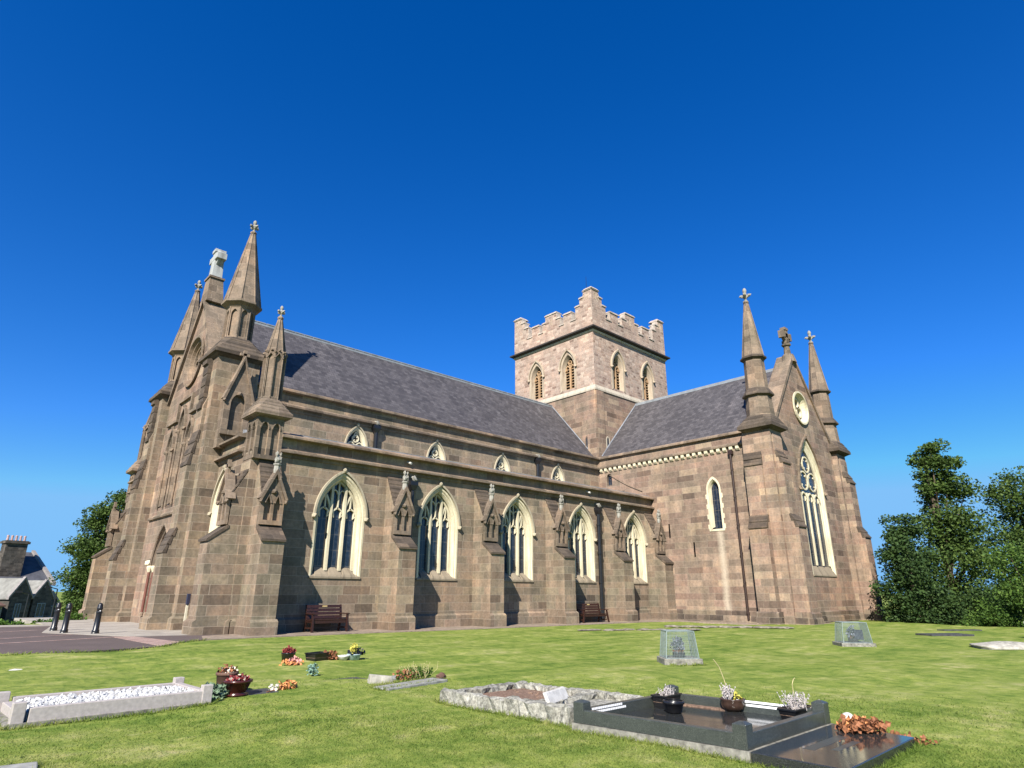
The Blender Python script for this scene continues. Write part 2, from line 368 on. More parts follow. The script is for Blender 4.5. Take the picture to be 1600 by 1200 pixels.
n = NT('asphalt')
f = n.noise(n.pos(), 60.0, 3.0, 0.7); b = n.noise(n.pos(), 0.7, 3.0)
col = n.mix(0.5, n.ramp(f, [(0.3, (0.076, 0.058, 0.053)), (0.7, (0.138, 0.108, 0.098))]), n.ramp(b, [(0.3, (0.75, 0.75, 0.75)), (0.7, (1.25, 1.22, 1.2))]), 'MULTIPLY')
n.bump(f, 0.5, 0.01)
M['asphalt'] = n.fin(col, 0.9, 0.2)
n = NT('pink_setts')
br = n.n('TexBrick'); n.l(n.pos(), br.inputs['Vector']); br.inputs['Scale'].default_value = 1
br.inputs['Brick Width'].default_value = 0.2; br.inputs['Row Height'].default_value = 0.1; br.inputs['Mortar Size'].default_value = 0.006
br.inputs['Color1'].default_value = (0.26, 0.165, 0.14, 1); br.inputs['Color2'].default_value = (0.40, 0.28, 0.235, 1); br.inputs['Mortar'].default_value = (0.2, 0.17, 0.15, 1)
M['setts'] = n.fin(br.outputs['Color'], 0.9, 0.2)
n = NT('pale_paving')
br = n.n('TexBrick'); n.l(n.pos(), br.inputs['Vector']); br.inputs['Scale'].default_value = 1
br.inputs['Brick Width'].default_value = 0.9; br.inputs['Row Height'].default_value = 0.6; br.inputs['Mortar Size'].default_value = 0.008
br.inputs['Color1'].default_value = (0.27, 0.24, 0.205, 1); br.inputs['Color2'].default_value = (0.36, 0.325, 0.275, 1); br.inputs['Mortar'].default_value = (0.25, 0.22, 0.2, 1)
M['paving'] = n.fin(n.mix(0.4, br.outputs['Color'], n.ramp(n.noise(n.pos(), 3.0, 4.0), [(0.3, (0.7, 0.7, 0.7)), (0.7, (1.2, 1.2, 1.2))]), 'MULTIPLY'), 0.9, 0.2)
n = NT('earth_and_stone_path')
f = n.noise(n.pos(), 7.0, 5.0, 0.65); b = n.noise(n.pos(), 0.9, 3.0)
M['path'] = n.fin(n.mix(0.5, n.ramp(f, [(0.3, (0.17, 0.13, 0.105)), (0.7, (0.33, 0.265, 0.215))]), n.ramp(b, [(0.35, (0.7, 0.75, 0.6)), (0.65, (1.2, 1.15, 1.1))]), 'MULTIPLY'), 0.95, 0.1)

# ---------------------------------------------------------------- mesh builder
class MB:
    def __init__(s): s.v = []; s.f = []
    def add(s, vs, fs):
        o = len(s.v); s.v += [tuple(p) for p in vs]; s.f += [tuple(i + o for i in f) for f in fs]
    def box(s, x0, x1, y0, y1, z0, z1, T=None):
        vs = [(x, y, z) for z in (z0, z1) for y in (y0, y1) for x in (x0, x1)]
        if T: vs = [T @ Vector(p) for p in vs]
        s.add(vs, [(0, 2, 3, 1), (4, 5, 7, 6), (0, 1, 5, 4), (2, 6, 7, 3), (0, 4, 6, 2), (1, 3, 7, 5)])
    def prism(s, a, b):
        n = len(a)
        s.add(list(a) + list(b), [tuple(range(n))[::-1], tuple(range(n, 2 * n))] + [(i, (i + 1) % n, n + (i + 1) % n, n + i) for i in range(n)])
    def loft(s, rings, cap0=True, cap1=True, closed=True):
        n = len(rings[0]); vs = [p for r in rings for p in r]; fs = []
        for k in range(len(rings) - 1):
            for i in range(n if closed else n - 1):
                j = (i + 1) % n
                fs.append((k * n + i, k * n + j, (k + 1) * n + j, (k + 1) * n + i))
        if cap0: fs.append(tuple(range(n))[::-1])
        if cap1: fs.append(tuple(range((len(rings) - 1) * n, len(rings) * n)))
        s.add(vs, fs)
    def lathe(s, x, y, prof, n=16, rot=0.0, sx=1.0, sy=1.0):
        rings = []
        for r, z in prof:
            rings.append([(x + sx * r * math.cos(rot + 2 * math.pi * i / n), y + sy * r * math.sin(rot + 2 * math.pi * i / n), z) for i in range(n)])
        s.loft(rings)
    def tube(s, p0, p1, r0, r1=None, n=8):
        r1 = r0 if r1 is None else r1
        p0, p1 = Vector(p0), Vector(p1); d = (p1 - p0).normalized()
        a = d.orthogonal().normalized(); b = d.cross(a)
        s.loft([[p + (a * math.cos(2 * math.pi * i / n) + b * math.sin(2 * math.pi * i / n)) * r for i in range(n)] for p, r in ((p0, r0), (p1, r1))])
    def path(s, pts, r, n=6):
        for a, b in zip(pts[:-1], pts[1:]): s.tube(a, b, r, r, n)
    def blob(s, c, r, seed=0, sub=2, rough=0.2, sc=(1, 1, 1)):
        bm = bmesh.new(); bmesh.ops.create_icosphere(bm, subdivisions=sub, radius=1.0)
        rr = random.Random(seed); ph = [rr.uniform(0, 6.28) for _ in range(6)]
        vs = []
        for v in bm.verts:
            k = 1 + rough * (math.sin(3 * v.co.x + ph[0]) * math.sin(3 * v.co.y + ph[1]) + 0.6 * math.sin(6 * v.co.z + ph[2]) * math.sin(5 * v.co.x + ph[3]))
            vs.append((c[0] + v.co.x * r * k * sc[0], c[1] + v.co.y * r * k * sc[1], c[2] + v.co.z * r * k * sc[2]))
        s.add(vs, [tuple(v.index for v in f.verts) for f in bm.faces]); bm.free()
    def build(s, name, mat, parent=None, smooth=False, bevel=0.0):
        me = bpy.data.meshes.new(name); me.from_pydata(s.v, [], s.f)
        bm = bmesh.new(); bm.from_mesh(me)
        bmesh.ops.recalc_face_normals(bm, faces=bm.faces)
        bm.to_mesh(me); bm.free()
        me.materials.append(M[mat] if isinstance(mat, str) else mat)
        if smooth: me.polygons.foreach_set('use_smooth', [True] * len(me.polygons))
        o = bpy.data.objects.new(name, me); COL.objects.link(o)
        if parent is not None: o.parent = parent
        if bevel:
            b = o.modifiers.new('bevel', 'BEVEL'); b.width = bevel; b.segments = 2; b.limit_method = 'ANGLE'
        return o

class Fr:
    """wall frame: u runs along the wall, d goes INTO the wall, z up"""
    def __init__(s, o, u, d): s.o = o; s.u = u; s.d = d
    def p(s, u, d, z): return (s.o[0] + s.u[0] * u + s.d[0] * d, s.o[1] + s.u[1] * u + s.d[1] * d, z)
    def box(s, mb, u0, u1, d0, d1, z0, z1):
        mb.prism([s.p(u0, d0, z0), s.p(u1, d0, z0), s.p(u1, d1, z0), s.p(u0, d1, z0)], [s.p(u0, d0, z1), s.p(u1, d0, z1), s.p(u1, d1, z1), s.p(u0, d1, z1)])
    def ext(s, mb, poly, d0, d1):
        mb.prism([s.p(u, d0, z) for u, z in poly], [s.p(u, d1, z) for u, z in poly])
    def prof(s, mb, prof, u0, u1):
        mb.prism([s.p(u0, d, z) for d, z in prof], [s.p(u1, d, z) for d, z in prof])
    def wall(s, mb, outline, holes, d, thick=0.0):
        polys = [outline] + holes
        vs = [p for q in polys for p in q]
        tris = tessellate_polygon([[Vector((a, b, 0)) for a, b in q] for q in polys])
        mb.add([s.p(a, d, b) for a, b in vs], [tuple(t) for t in tris])
        if thick:
            mb.add([s.p(a, d + thick, b) for a, b in outline], [tuple(range(len(outline)))]) if not holes else None
            for q in polys:
                n = len(q)
                mb.add([s.p(a, d, b) for a, b in q] + [s.p(a, d + thick, b) for a, b in q], [(i, (i + 1) % n, n + (i + 1) % n, n + i) for i in range(n)])
    def rings(s, mb, outs, closed=False):
        """outs: list of (outline, depth) with equal point counts"""
        mb.loft([[s.p(a, d, b) for a, b in o] for o, d in outs], False, False, closed)
    def strip(s, mb, pts, w, d0, d1, closed=False):
        n = len(pts); L = []; Rr = []
        for i in range(n):
            a = Vector(pts[i - 1] if (i > 0 or closed) else pts[i]); b = Vector(pts[(i + 1) % n] if (i < n - 1 or closed) else pts[i]); c = Vector(pts[i])
            t1 = (c - a).normalized() if (c - a).length > 1e-6 else (b - c).normalized()
            t2 = (b - c).normalized() if (b - c).length > 1e-6 else t1
            t = (t1 + t2); t = t.normalized() if t.length > 1e-6 else t1
            nn = Vector((-t.y, t.x)); k = 1 / max(0.5, nn.dot(Vector((-t1.y, t1.x))))
            L.append(c + nn * w / 2 * k); Rr.append(c - nn * w / 2 * k)
        ring = [[s.p(L[i].x, d0, L[i].y), s.p(Rr[i].x, d0, Rr[i].y), s.p(Rr[i].x, d1, Rr[i].y), s.p(L[i].x, d1, L[i].y)] for i in range(n)]
        if closed: ring.append(ring[0]); mb.loft(ring, False, False)
        else: mb.loft(ring)

def arch(a, zs, h, n=10, u=0.0):
    Rr = (a * a + h * h) / (2 * a); th = math.acos(max(-1, min(1, (Rr - a) / Rr)))
    left = [(u - a + Rr - Rr * math.cos(th * i / n), zs + Rr * math.sin(th * i / n)) for i in range(n + 1)]
    return left + [(2 * u - x, z) for x, z in left[:-1][::-1]]
def lancet(a, z0, zs, h, n=8, u=0.0):
    return [(u - a, z0)] + arch(a, zs, h, n, u) + [(u + a, z0)]
def circ(r, u, z, n=28, a0=0.0):
    return [(u + r * math.cos(a0 + 2 * math.pi * i / n), z + r * math.sin(a0 + 2 * math.pi * i / n)) for i in range(n)]

def empty(name, loc, label=None, cat=None, group=None, rz=0.0):
    o = bpy.data.objects.new(name, None); COL.objects.link(o)
    o.location = loc; o.rotation_euler = (0, 0, rz); o.empty_display_size = 0.3
    if label: tag(o, label, cat, group)
    return o
def tag(o, label, cat, group=None):
    o['label'] = label; o['category'] = cat
    if group: o['group'] = group
    return o
def dup(root, loc, rz, label=None, group=None):
    r = root.copy(); COL.objects.link(r); r.location = loc; r.rotation_euler = (0, 0, rz)
    if label: r['label'] = label
    if group: r['group'] = group
    for ch in list(root.children):
        c = ch.copy(); COL.objects.link(c); c.parent = r
        for g2 in list(ch.children):
            d = g2.copy(); COL.objects.link(d); d.parent = c
    return r
def structure(o): o['kind'] = 'structure'; return o

# ================================================================ SETTING: ground, road, paving, path
def sstep(t): t = np.clip(t, 0, 1); return t * t * (3 - 2 * t)
def plane_z(x): return 0.050 - 0.0056 * np.clip(x, -30, 40)
def ground_z(x, y):
    x = np.asarray(x, float); y = np.asarray(y, float)
    edge = 27.0 + 2.5 * np.maximum(0, y + 12.0)
    e = sstep((x - edge) / 14.0)
    nn = sstep((y - 12.0) / 28.0) * sstep((6 - x) / 6.0 + 0.0)
    nb = sstep((y - 22.0) / 25.0)
    far = np.maximum(np.maximum(e * 3.0, nn * 2.5), nb * 2.5)
    lawn = sstep((-2.2 - y) / 1.5)
    z = -far + lawn * (0.030 * np.sin(0.83 * x + 0.4 * y) * np.sin(0.61 * y - 0.3 * x + 1.0) + 0.014 * np.sin(2.1 * x + 1.3 * y) * np.cos(1.7 * y - 0.6 * x))
    # the forecourt and the strip along the walls fall gently eastwards
    z = z + plane_z(x) * sstep((y + 12.0) / 6.0)
    return z - 0.012
gx = np.unique(np.concatenate([np.linspace(-3000, -60, 16), np.linspace(-60, -20, 30), np.linspace(-20, 45, 261), np.linspace(45, 90, 30), np.linspace(90, 3000, 18)]))
gy = np.unique(np.concatenate([np.linspace(-3000, -60, 16), np.linspace(-60, -26, 20), np.linspace(-26, 16, 169), np.linspace(16, 90, 50), np.linspace(90, 3000, 18)]))
XX, YY = np.meshgrid(gx, gy)
ZZ = ground_z(XX, YY)
nx, ny = len(gx), len(gy)
me = bpy.data.meshes.new('ground')
idx = np.arange(nx * ny).reshape(ny, nx)
quads = np.stack([idx[:-1, :-1], idx[:-1, 1:], idx[1:, 1:], idx[1:, :-1]], -1).reshape(-1, 4)
me.from_pydata(np.stack([XX, YY, ZZ], -1).reshape(-1, 3).tolist(), [], quads.tolist())
me.polygons.foreach_set('use_smooth', [True] * len(me.polygons))
me.materials.append(M['lawn'])
ground = bpy.data.objects.new('ground', me); COL.objects.link(ground); structure(ground)

LAWN_EDGE = [(-28, -6.8), (-16, -5.7), (-10.49, -5.0), (-8.76, -4.77), (-7.06, -4.18), (-6.24, -2.96), (-5.21, -2.15)]
def sheet(name, mat, poly, z, skirt=0.15):
    mb = MB()
    pz = lambda x: 0.050 - 0.0056 * x
    mb.prism([(x, y, z + pz(x) - skirt) for x, y in poly], [(x, y, z + pz(x)) for x, y in poly])
    return structure(mb.build(name, mat))
ROAD = LAWN_EDGE + [(-3.0, -1.2), (-3.0, 11.5), (-28, 10.3)]
sheet('road', 'asphalt', ROAD, 0.010)
sheet('pavement', 'paving', [(-8.62, 4.35), (-8.5, 3.85), (-8.0, 3.0), (-7.15, 1.1), (-6.65, 0.35), (-5.2, 0.2), (-3.0, 0.2), (-3.0, 20), (-7.9, 20), (-7.65, 9.6)], 0.022)
sheet('pavement', 'paving', [(-28, 8.7), (-7.7, 9.5), (-7.8, 11.0), (-28, 10.4)], 0.022)
sheet('paving_band', 'setts', [(-7.25, 0.55), (-6.68, 0.34), (-6.20, -2.93), (-7.06, -4.16)], 0.020)
def line_strip(p, q, w):
    p, q = Vector(p), Vector(q); d = (q - p).normalized(); nn = Vector((-d.y, d.x)) * w / 2
    return [tuple(p - nn), tuple(q - nn), tuple(q + nn), tuple(p + nn)]
sheet('paving_line', 'setts', line_strip((-27, -7.38), (-7.27, 0.40), 0.16), 0.018)
sheet('paving_line', 'setts', line_strip((-27, -8.4), (-8.0, 2.6), 0.14), 0.016)
sheet('paving_line', 'setts', line_strip((-27, -6.9), (-8.5, 6.4), 0.14), 0.014)
PATH = [(-5.4, -2.35), (-3.9, -2.2), (0, -2.05), (3.5, -2.15), (9, -2.1), (14, -2.0), (18.5, -1.9), (20.3, -2.4), (20.2, -6.5), (20.3, -10.2), (21.2, -10.9), (28, -10.7), (33.6, -10.8), (33.6, -2), (22.3, 1), (-3.0, 1), (-3.0, 0.1), (-4.9, -0.6)]
sheet('path', 'path', PATH, 0.016)

# ================================================================ THE CATHEDRAL
CATH = empty('cathedral', (0, 0, 0), 'brown sandstone gothic cathedral with square battlemented tower, pinnacles and slate roofs', 'cathedral')
AX = 8.75              # nave axis (y)
XW = -3.65             # west wall of the aisles
XN = -4.25             # west wall of the nave
XT = 22.05             # west wall of the south transept
TX = 27.0              # transept axis (x)
YT = -8.4              # transept south front
S0 = Fr((0, 0), (1, 0), (0, 1))            # south aisle wall
SC = Fr((0, 4.25), (1, 0), (0, 1))         # clerestory
WA = Fr((-3.90, 0), (0, 1), (1, 0))        # aisle west wall
WB = Fr((XW, 0), (0, 1), (1, 0))           # set-off line of its buttress
WN = Fr((XN, 0), (0, 1), (1, 0))           # nave west wall
WT = Fr((XT, 0), (0, 1), (1, 0))           # transept west wall
ST = Fr((0, YT), (1, 0), (0, 1))           # transept south front
def mirror_y(fr): return Fr((fr.o[0], 2 * AX - fr.o[1]), (fr.u[0], -fr.u[1]), (fr.d[0], -fr.d[1]))
def mirror_x(fr): return Fr((2 * TX - fr.o[0], fr.o[1]), (-fr.u[0], fr.u[1]), (-fr.d[0], fr.d[1]))

def hood(fr, u, a, zs, h, w=0.085, out=0.10, mat='hood_stone', parent=None, drop=0.0, name='hood_mould'):
    mb = MB()
    A = arch(a + w / 2, zs, h * (1 + w / 2 / a), 12, u)
    pts = ([(A[0][0], zs - drop)] if drop else []) + A + ([(A[-1][0], zs - drop)] if drop else [])
    fr.strip(mb, pts, w, -out, 0.02)
    for q in (pts[0], pts[-1]):
        mb.blob(fr.p(q[0], -out * 0.75, q[1] - 0.05), 0.115, 3, 1, 0.15)
    top = A[12]
    mb.blob(fr.p(top[0], -out * 0.7, top[1] + 0.03), 0.10, 5, 1, 0.2)
    return mb.build(name, mat, parent)

def moulded(fr, u, secs, mat, parent, name='surround'):
    """secs: (half width, bottom, springing, rise, depth)"""
    mb = MB()
    fr.rings(mb, [(lancet(a, z0, zs, h, 12, u), d) for a, z0, zs, h, d in secs])
    return mb.build(name, mat, parent)

def cusp_arch(a, zs, h, u):
    """trefoil-cusped light head as a poly line"""
    P = arch(a, zs, h, 8, u)
    return P

def tracery3(fr, u, a, zs, h, z0, d, parent, mw=0.105, mat='cream'):
    """three lights with cusped heads and panel tracery above"""
    mb = MB()
    d0, d1 = d - 0.12, d + 0.03
    x1 = a / 3.0
    full = arch(a, zs, h, 24, u)
    def top_at(x):
        Rr = (a * a + h * h) / (2 * a); xx = abs(x - u)
        return zs + math.sqrt(max(0, Rr * Rr - (xx + Rr - a) ** 2))
    for x in (u - x1, u + x1):
        fr.strip(mb, [(x, z0), (x, top_at(x) - 0.03)], mw, d0 - 0.03, d1)
    fr.strip(mb, lancet(a - 0.03, z0, zs, h - 0.04, 14, u), 0.09, d0, d1)
    # heads of the lights
    hz = zs - 0.02
    for c in (u - 2 * x1, u, u + 2 * x1):
        fr.strip(mb, arch(x1 - 0.01, hz, x1 * 1.35, 8, c), 0.06, d0 + 0.02, d1)
        for sgn in (-1, 1):
            fr.strip(mb, [(c + sgn * x1 * 0.98, hz + 0.16), (c + sgn * x1 * 0.52, hz + 0.05), (c + sgn * x1 * 0.60, hz + 0.30)], 0.05, d0 + 0.03, d1)
    # intersecting curved bars: mullions branch and follow the arch curvature
    Rr = (a * a + h * h) / (2 * a)
    for s in (-1, 1):
        for x in (u + s * x1,):
            pts = []
            for i in range(15):
                t = i / 14 * 1.25
                px = x + s * (Rr - Rr * math.cos(t)); pz = zs + Rr * math.sin(t)
                if abs(px - u) > a or pz > top_at(px) - 0.02: break
                pts.append((px, pz))
            if len(pts) > 2: fr.strip(mb, pts, 0.075, d0 + 0.01, d1)
    # little super-mullions and foils
    for x in (u, u - 1.9 * x1, u + 1.9 * x1):
        zt = top_at(x) - 0.05
        if zt > hz + x1 * 1.3: fr.strip(mb, [(x, hz + x1 * 1.25), (x, zt)], 0.06, d0 + 0.02, d1)
    for x, z, r in ((u - 0.17, zs + h * 0.62, 0.10), (u + 0.17, zs + h * 0.62, 0.10)):
        fr.strip(mb, arch(r + 0.03, z, 0.17, 6, x), 0.04, d0 + 0.03, d1)
    return mb.build('tracery', mat, parent)

def glass(fr, u, a, zs, h, z0, d, parent, name='glass', mat='glass'):
    mb = MB(); fr.wall(mb, lancet(a, z0, zs, h, 10, u), [], d)
    return mb.build(name, mat, parent)

def sill(fr, u, a_out, a_in, z0, z1, d, parent, lights=3, mat='cream_sill'):
    mb = MB()
    fr.prof(mb, [(-0.05, z0 - 0.07), (-0.05, z0), (d + 0.02, z1), (d + 0.02, z0 - 0.07)], u - a_in - 0.02, u + a_in + 0.02)
    # side slopes run back to the jambs
    for s in (-1, 1):
        e = u + s * (a_in + 0.02); o = u + s * a_out
        mb.add([fr.p(o, -0.05, z0 - 0.07), fr.p(o, -0.05, z0), fr.p(e, -0.05, z0 - 0.07), fr.p(e, -0.05, z0), fr.p(e, d + 0.02, z1), fr.p(o, 0.02, z0 - 0.07)],
               [(0, 2, 3, 1), (1, 3, 4), (0, 1, 5)])
    w = 2 * a_in / lights
    for i in range(lights):
        c = u - a_in + w * (i + 0.5)
        mb.prism([fr.p(c - w * 0.46, -0.045, z0 + 0.005), fr.p(c + w * 0.46, -0.045, z0 + 0.005), fr.p(c + w * 0.30, d - 0.02, z1 + 0.03), fr.p(c - w * 0.30, d - 0.02, z1 + 0.03)],
                 [fr.p(c - w * 0.40, 0.0, z0 + 0.09), fr.p(c + w * 0.40, 0.0, z0 + 0.09), fr.p(c + w * 0.26, d - 0.02, z1 + 0.07), fr.p(c - w * 0.26, d - 0.02, z1 + 0.07)])
    return mb.build('sill', mat, parent)

def aisle_window(fr, u, parent):
    ao, zb, zs, h = 1.12, 2.06, 4.42, 1.80
    w = moulded(fr, u, [(ao, zb, zs, h, 0.0), (ao, zb, zs, h, -0.012), (ao - 0.08, zb + 0.03, zs, h - 0.10, -0.012), (ao - 0.115, zb + 0.05, zs, h - 0.15, 0.06),
                        (ao - 0.15, zb + 0.06, zs, h - 0.2, 0.05), (ao - 0.22, zb + 0.1, zs, h - 0.3, 0.17), (0.93, zb + 0.14, zs, 1.57, 0.22), (0.91, zb + 0.24, zs, 1.54, 0.42)], 'cream', parent, 'window')
    glass(fr, u, 0.92, zs, 1.56, 2.25, 0.39, w)
    tracery3(fr, u, 0.91, zs - 0.02, 1.54, 2.3, 0.39, w)
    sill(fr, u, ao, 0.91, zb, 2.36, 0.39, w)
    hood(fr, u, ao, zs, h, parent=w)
    return w
AW = lancet(1.12, 2.06, 4.42, 1.80, 12)
def shift(poly, u): return [(a + u, b) for a, b in poly]

def gablet_plate(fr, u, hw, z0, ze, za, d, parent, name='gablet', mat='dress', lights=2, body_d=0.12):
    """front panel with blind lancets under a small gable, with coping and kneelers"""
    mb = MB()
    out = [(u - hw, z0), (u - hw, ze), (u, za), (u + hw, ze), (u + hw, z0)]
    if lights == 2:
        hl = [lancet(hw * 0.30, z0 + 0.16, ze - 0.18, hw * 0.62, 6, u + s * hw * 0.42) for s in (-1, 1)]
    else:
        hl = [lancet(hw * 0.55, z0 + 0.2, ze - 0.25, hw * 0.9, 8, u)]
    fr.wall(mb, out, hl, d, body_d)
    fr.wall(mb, out, [], d + body_d + 0.002)
    pts = [(u - hw - 0.06, ze - 0.07), (u, za + 0.03), (u + hw + 0.06, ze - 0.07)]
    fr.strip(mb, pts, 0.10, d - 0.10, d + 0.25)
    for s in (-1, 1):
        mb.blob(fr.p(u + s * (hw + 0.04), d - 0.04, ze - 0.14), 0.095, 2, 1, 0.2)
        if lights == 2:
            fr.strip(mb, [(u + s * hw * 0.72, ze - 0.2), (u + s * hw * 0.42, ze + 0.12), (u + s * hw * 0.12, ze - 0.2)], 0.05, d - 0.03, d + 0.05)
    mb.blob(fr.p(u, d - 0.01, ze + 0.22), 0.12, 8, 1, 0.2)
    return mb.build(name, mat, parent)

def figure_finial(p, parent, s=1.0, mat='pale_finial', name='finial'):
    """weathered crouching beast on a pedestal"""
    x, y, z = p; mb = MB()
    mb.lathe(x, y, [(0.10 * s, z - 0.05), (0.12 * s, z + 0.05), (0.11 * s, z + 0.22 * s), (0.15 * s, z + 0.27 * s), (0.15 * s, z + 0.31 * s)], 8)
    mb.blob((x, y, z + 0.46 * s), 0.14 * s, 4, 2, 0.3, (1, 1, 1.25))
    mb.blob((x - 0.07 * s, y - 0.05 * s, z + 0.66 * s), 0.085 * s, 6, 1, 0.25, (0.8, 1, 1.3))
    mb.blob((x + 0.09 * s, y - 0.02 * s, z + 0.68 * s), 0.06 * s, 9, 1, 0.25, (0.8, 0.9, 1.6))
    return mb.build(name, mat, parent)

def aisle_buttress(fr, u, parent, hw=0.42, zoff=0.0, gable_finial=True):
    mb = MB()
    fr.prof(mb, [(0.05, -1.2), (-1.41, -1.2), (-1.41, 0.52), (-1.31, 0.58), (-1.31, 3.22), (-0.70, 3.70), (-0.70, 4.90), (0.05, 6.35)], u - hw, u + hw)
    b = mb.build('buttress', 'stone', parent)
    mb = MB(); fr.prof(mb, [(0.04, -1.2), (-1.43, -1.2), (-1.43, 0.50), (-1.31, 0.585), (0.04, 0.585)], u - hw - 0.06, u + hw + 0.06); mb.build('plinth', 'stone', b)
    mb = MB(); fr.prof(mb, [(-0.68, 3.68), (-1.33, 3.19), (-1.38, 3.19), (-1.38, 3.27), (-0.72, 3.79), (-0.68, 3.79)], u - hw - 0.03, u + hw + 0.03)
    mb.build('weathering', 'weather', b)
    mb = MB()                    # stepped stone roof of the head
    for k in range(7):
        da = -0.72 + 0.76 * k / 7; db = -0.72 + 0.76 * (k + 1) / 7
        za = 4.92 + 1.45 * k / 7; zb2 = 4.92 + 1.45 * (k + 1) / 7
        fr.prof(mb, [(da - 0.035, za - 0.02), (da - 0.035, za + 0.07), (db, zb2 + 0.05), (db, zb2 - 0.02)], u - hw + 0.005, u + hw - 0.005)
    mb.build('roof_slabs', 'weather', b)
    gablet_plate(fr, u, hw, 3.80, 4.78, 5.72, -0.86, b)
    mb = MB()                    # saddle roof behind the gablet
    mb.prism([fr.p(u - hw, -0.8, 4.76), fr.p(u + hw, -0.8, 4.76), fr.p(u, -0.8, 5.66)], [fr.p(u - hw, -0.45, 4.76), fr.p(u + hw, -0.45, 4.76), fr.p(u, -0.30, 5.66)])
    mb.build('gablet_roof', 'weather', b)
    if gable_finial: figure_finial(fr.p(u, -0.82, 5.74), b)
    return b

def floral_finial(x, y, z, h, parent, mat='pale_finial', name='finial'):
    mb = MB()
    mb.lathe(x, y, [(0.10 * h, z - 0.02), (0.16 * h, z + 0.02), (0.16 * h, z + 0.08 * h), (0.08 * h, z + 0.14 * h), (0.09 * h, z + 0.4 * h), (0.13 * h, z + 0.5 * h), (0.09 * h, z + 0.62 * h), (0.13 * h, z + 0.78 * h), (0.10 * h, z + 0.92 * h), (0.02 * h, z + h)], 8)
    for k in range(4):
        a = k * math.pi / 2 + 0.3
        c, s = math.cos(a), math.sin(a)
        mb.path([(x, y, z + 0.30 * h), (x + c * 0.16 * h, y + s * 0.16 * h, z + 0.44 * h), (x + c * 0.25 * h, y + s * 0.25 * h, z + 0.42 * h)], 0.085 * h, 6)
        mb.blob((x + c * 0.25 * h, y + s * 0.25 * h, z + 0.47 * h), 0.12 * h, k, 1, 0.25)
    return mb.build(name, mat, parent)

def panelled_octagon(x, y, r, z0, z1, parent, name, mat='dress', deep=0.06, gables=False):
    """octagonal shaft whose faces carry blind lancets"""
    mb = MB(); rin = r - deep
    mb.lathe(x, y, [(rin, z0), (rin, z1)], 8, R(22.5))
    ap = r * math.cos(R(22.5)); hw = r * math.sin(R(22.5))
    for k in range(8):
        a = k * math.pi / 4
        nrm = (math.cos(a), math.sin(a))
        fr = Fr((x + nrm[0] * ap, y + nrm[1] * ap), (-nrm[1], nrm[0]), (-nrm[0], -nrm[1]))
        fr.wall(mb, [(-hw, z0), (-hw, z1), (hw, z1), (hw, z0)], [lancet(hw * 0.60, z0 + 0.14, z1 - hw * 1.6, hw * 1.05, 6)], 0.0, deep + 0.02)
        fr.strip(mb, [(-hw * 0.95, z0), (-hw * 0.95, z1)], hw * 0.22, -0.025, 0.03)
        if gables: fr.strip(mb, [(-hw, z1 - hw * 1.6), (0, z1 - 0.02), (hw, z1 - hw * 1.6)], hw * 0.2, -0.04, 0.02)
    return mb.build(name, mat, parent)

def spire(x, y, r, z0, z1, parent, tip=0.09):
    mb = MB(); mb.lathe(x, y, [(r, z0), (tip, z1)], 8, R(22.5))
    o = mb.build('spire', 'dress', parent)
    mb = MB()
    for k in range(8):
        a = R(22.5) + k * math.pi / 4
        mb.tube((x + r * math.cos(a), y + r * math.sin(a), z0), (x + tip * math.cos(a), y + tip * math.sin(a), z1), 0.035, 0.02, 5)
    mb.lathe(x, y, [(tip + 0.05, z1 - 0.06), (tip + 0.06, z1), (tip + 0.02, z1 + 0.05)], 8)
    for p in mb.f: pass
    o2 = mb.build('spire_rib', 'dress', parent)
    return o

def sq(mb, x, y, h, z0, z1, h1=None):
    h1 = h if h1 is None else h1
    mb.loft([[(x - h, y - h, z0), (x + h, y - h, z0), (x + h, y + h, z0), (x - h, y + h, z0)], [(x - h1, y - h1, z1), (x + h1, y - h1, z1), (x + h1, y + h1, z1), (x - h1, y + h1, z1)]])

def pyr_steps(mb, x, y, h0, z0, h1, z1, k=4):
    """stepped weathering that changes from square towards an octagon"""
    for i in range(k):
        t0, t1 = i / k, (i + 1) / k
        a = h0 + (h1 - h0) * t0; b = h0 + (h1 - h0) * t1
        za = z0 + (z1 - z0) * t0; zb = z0 + (z1 - z0) * t1
        def ring(h, z, t):
            c = h * 0.42 * t
            return [(x - h + c, y - h, z), (x + h - c, y - h, z), (x + h, y - h + c, z), (x + h, y + h - c, z), (x + h - c, y + h, z), (x - h + c, y + h, z), (x - h, y + h - c, z), (x - h, y - h + c, z)]
        mb.loft([ring(a + 0.025, za - 0.03, t0 + 0.02), ring(a + 0.02, za + 0.03, t0 + 0.02), ring(b + 0.012, zb, t1)])

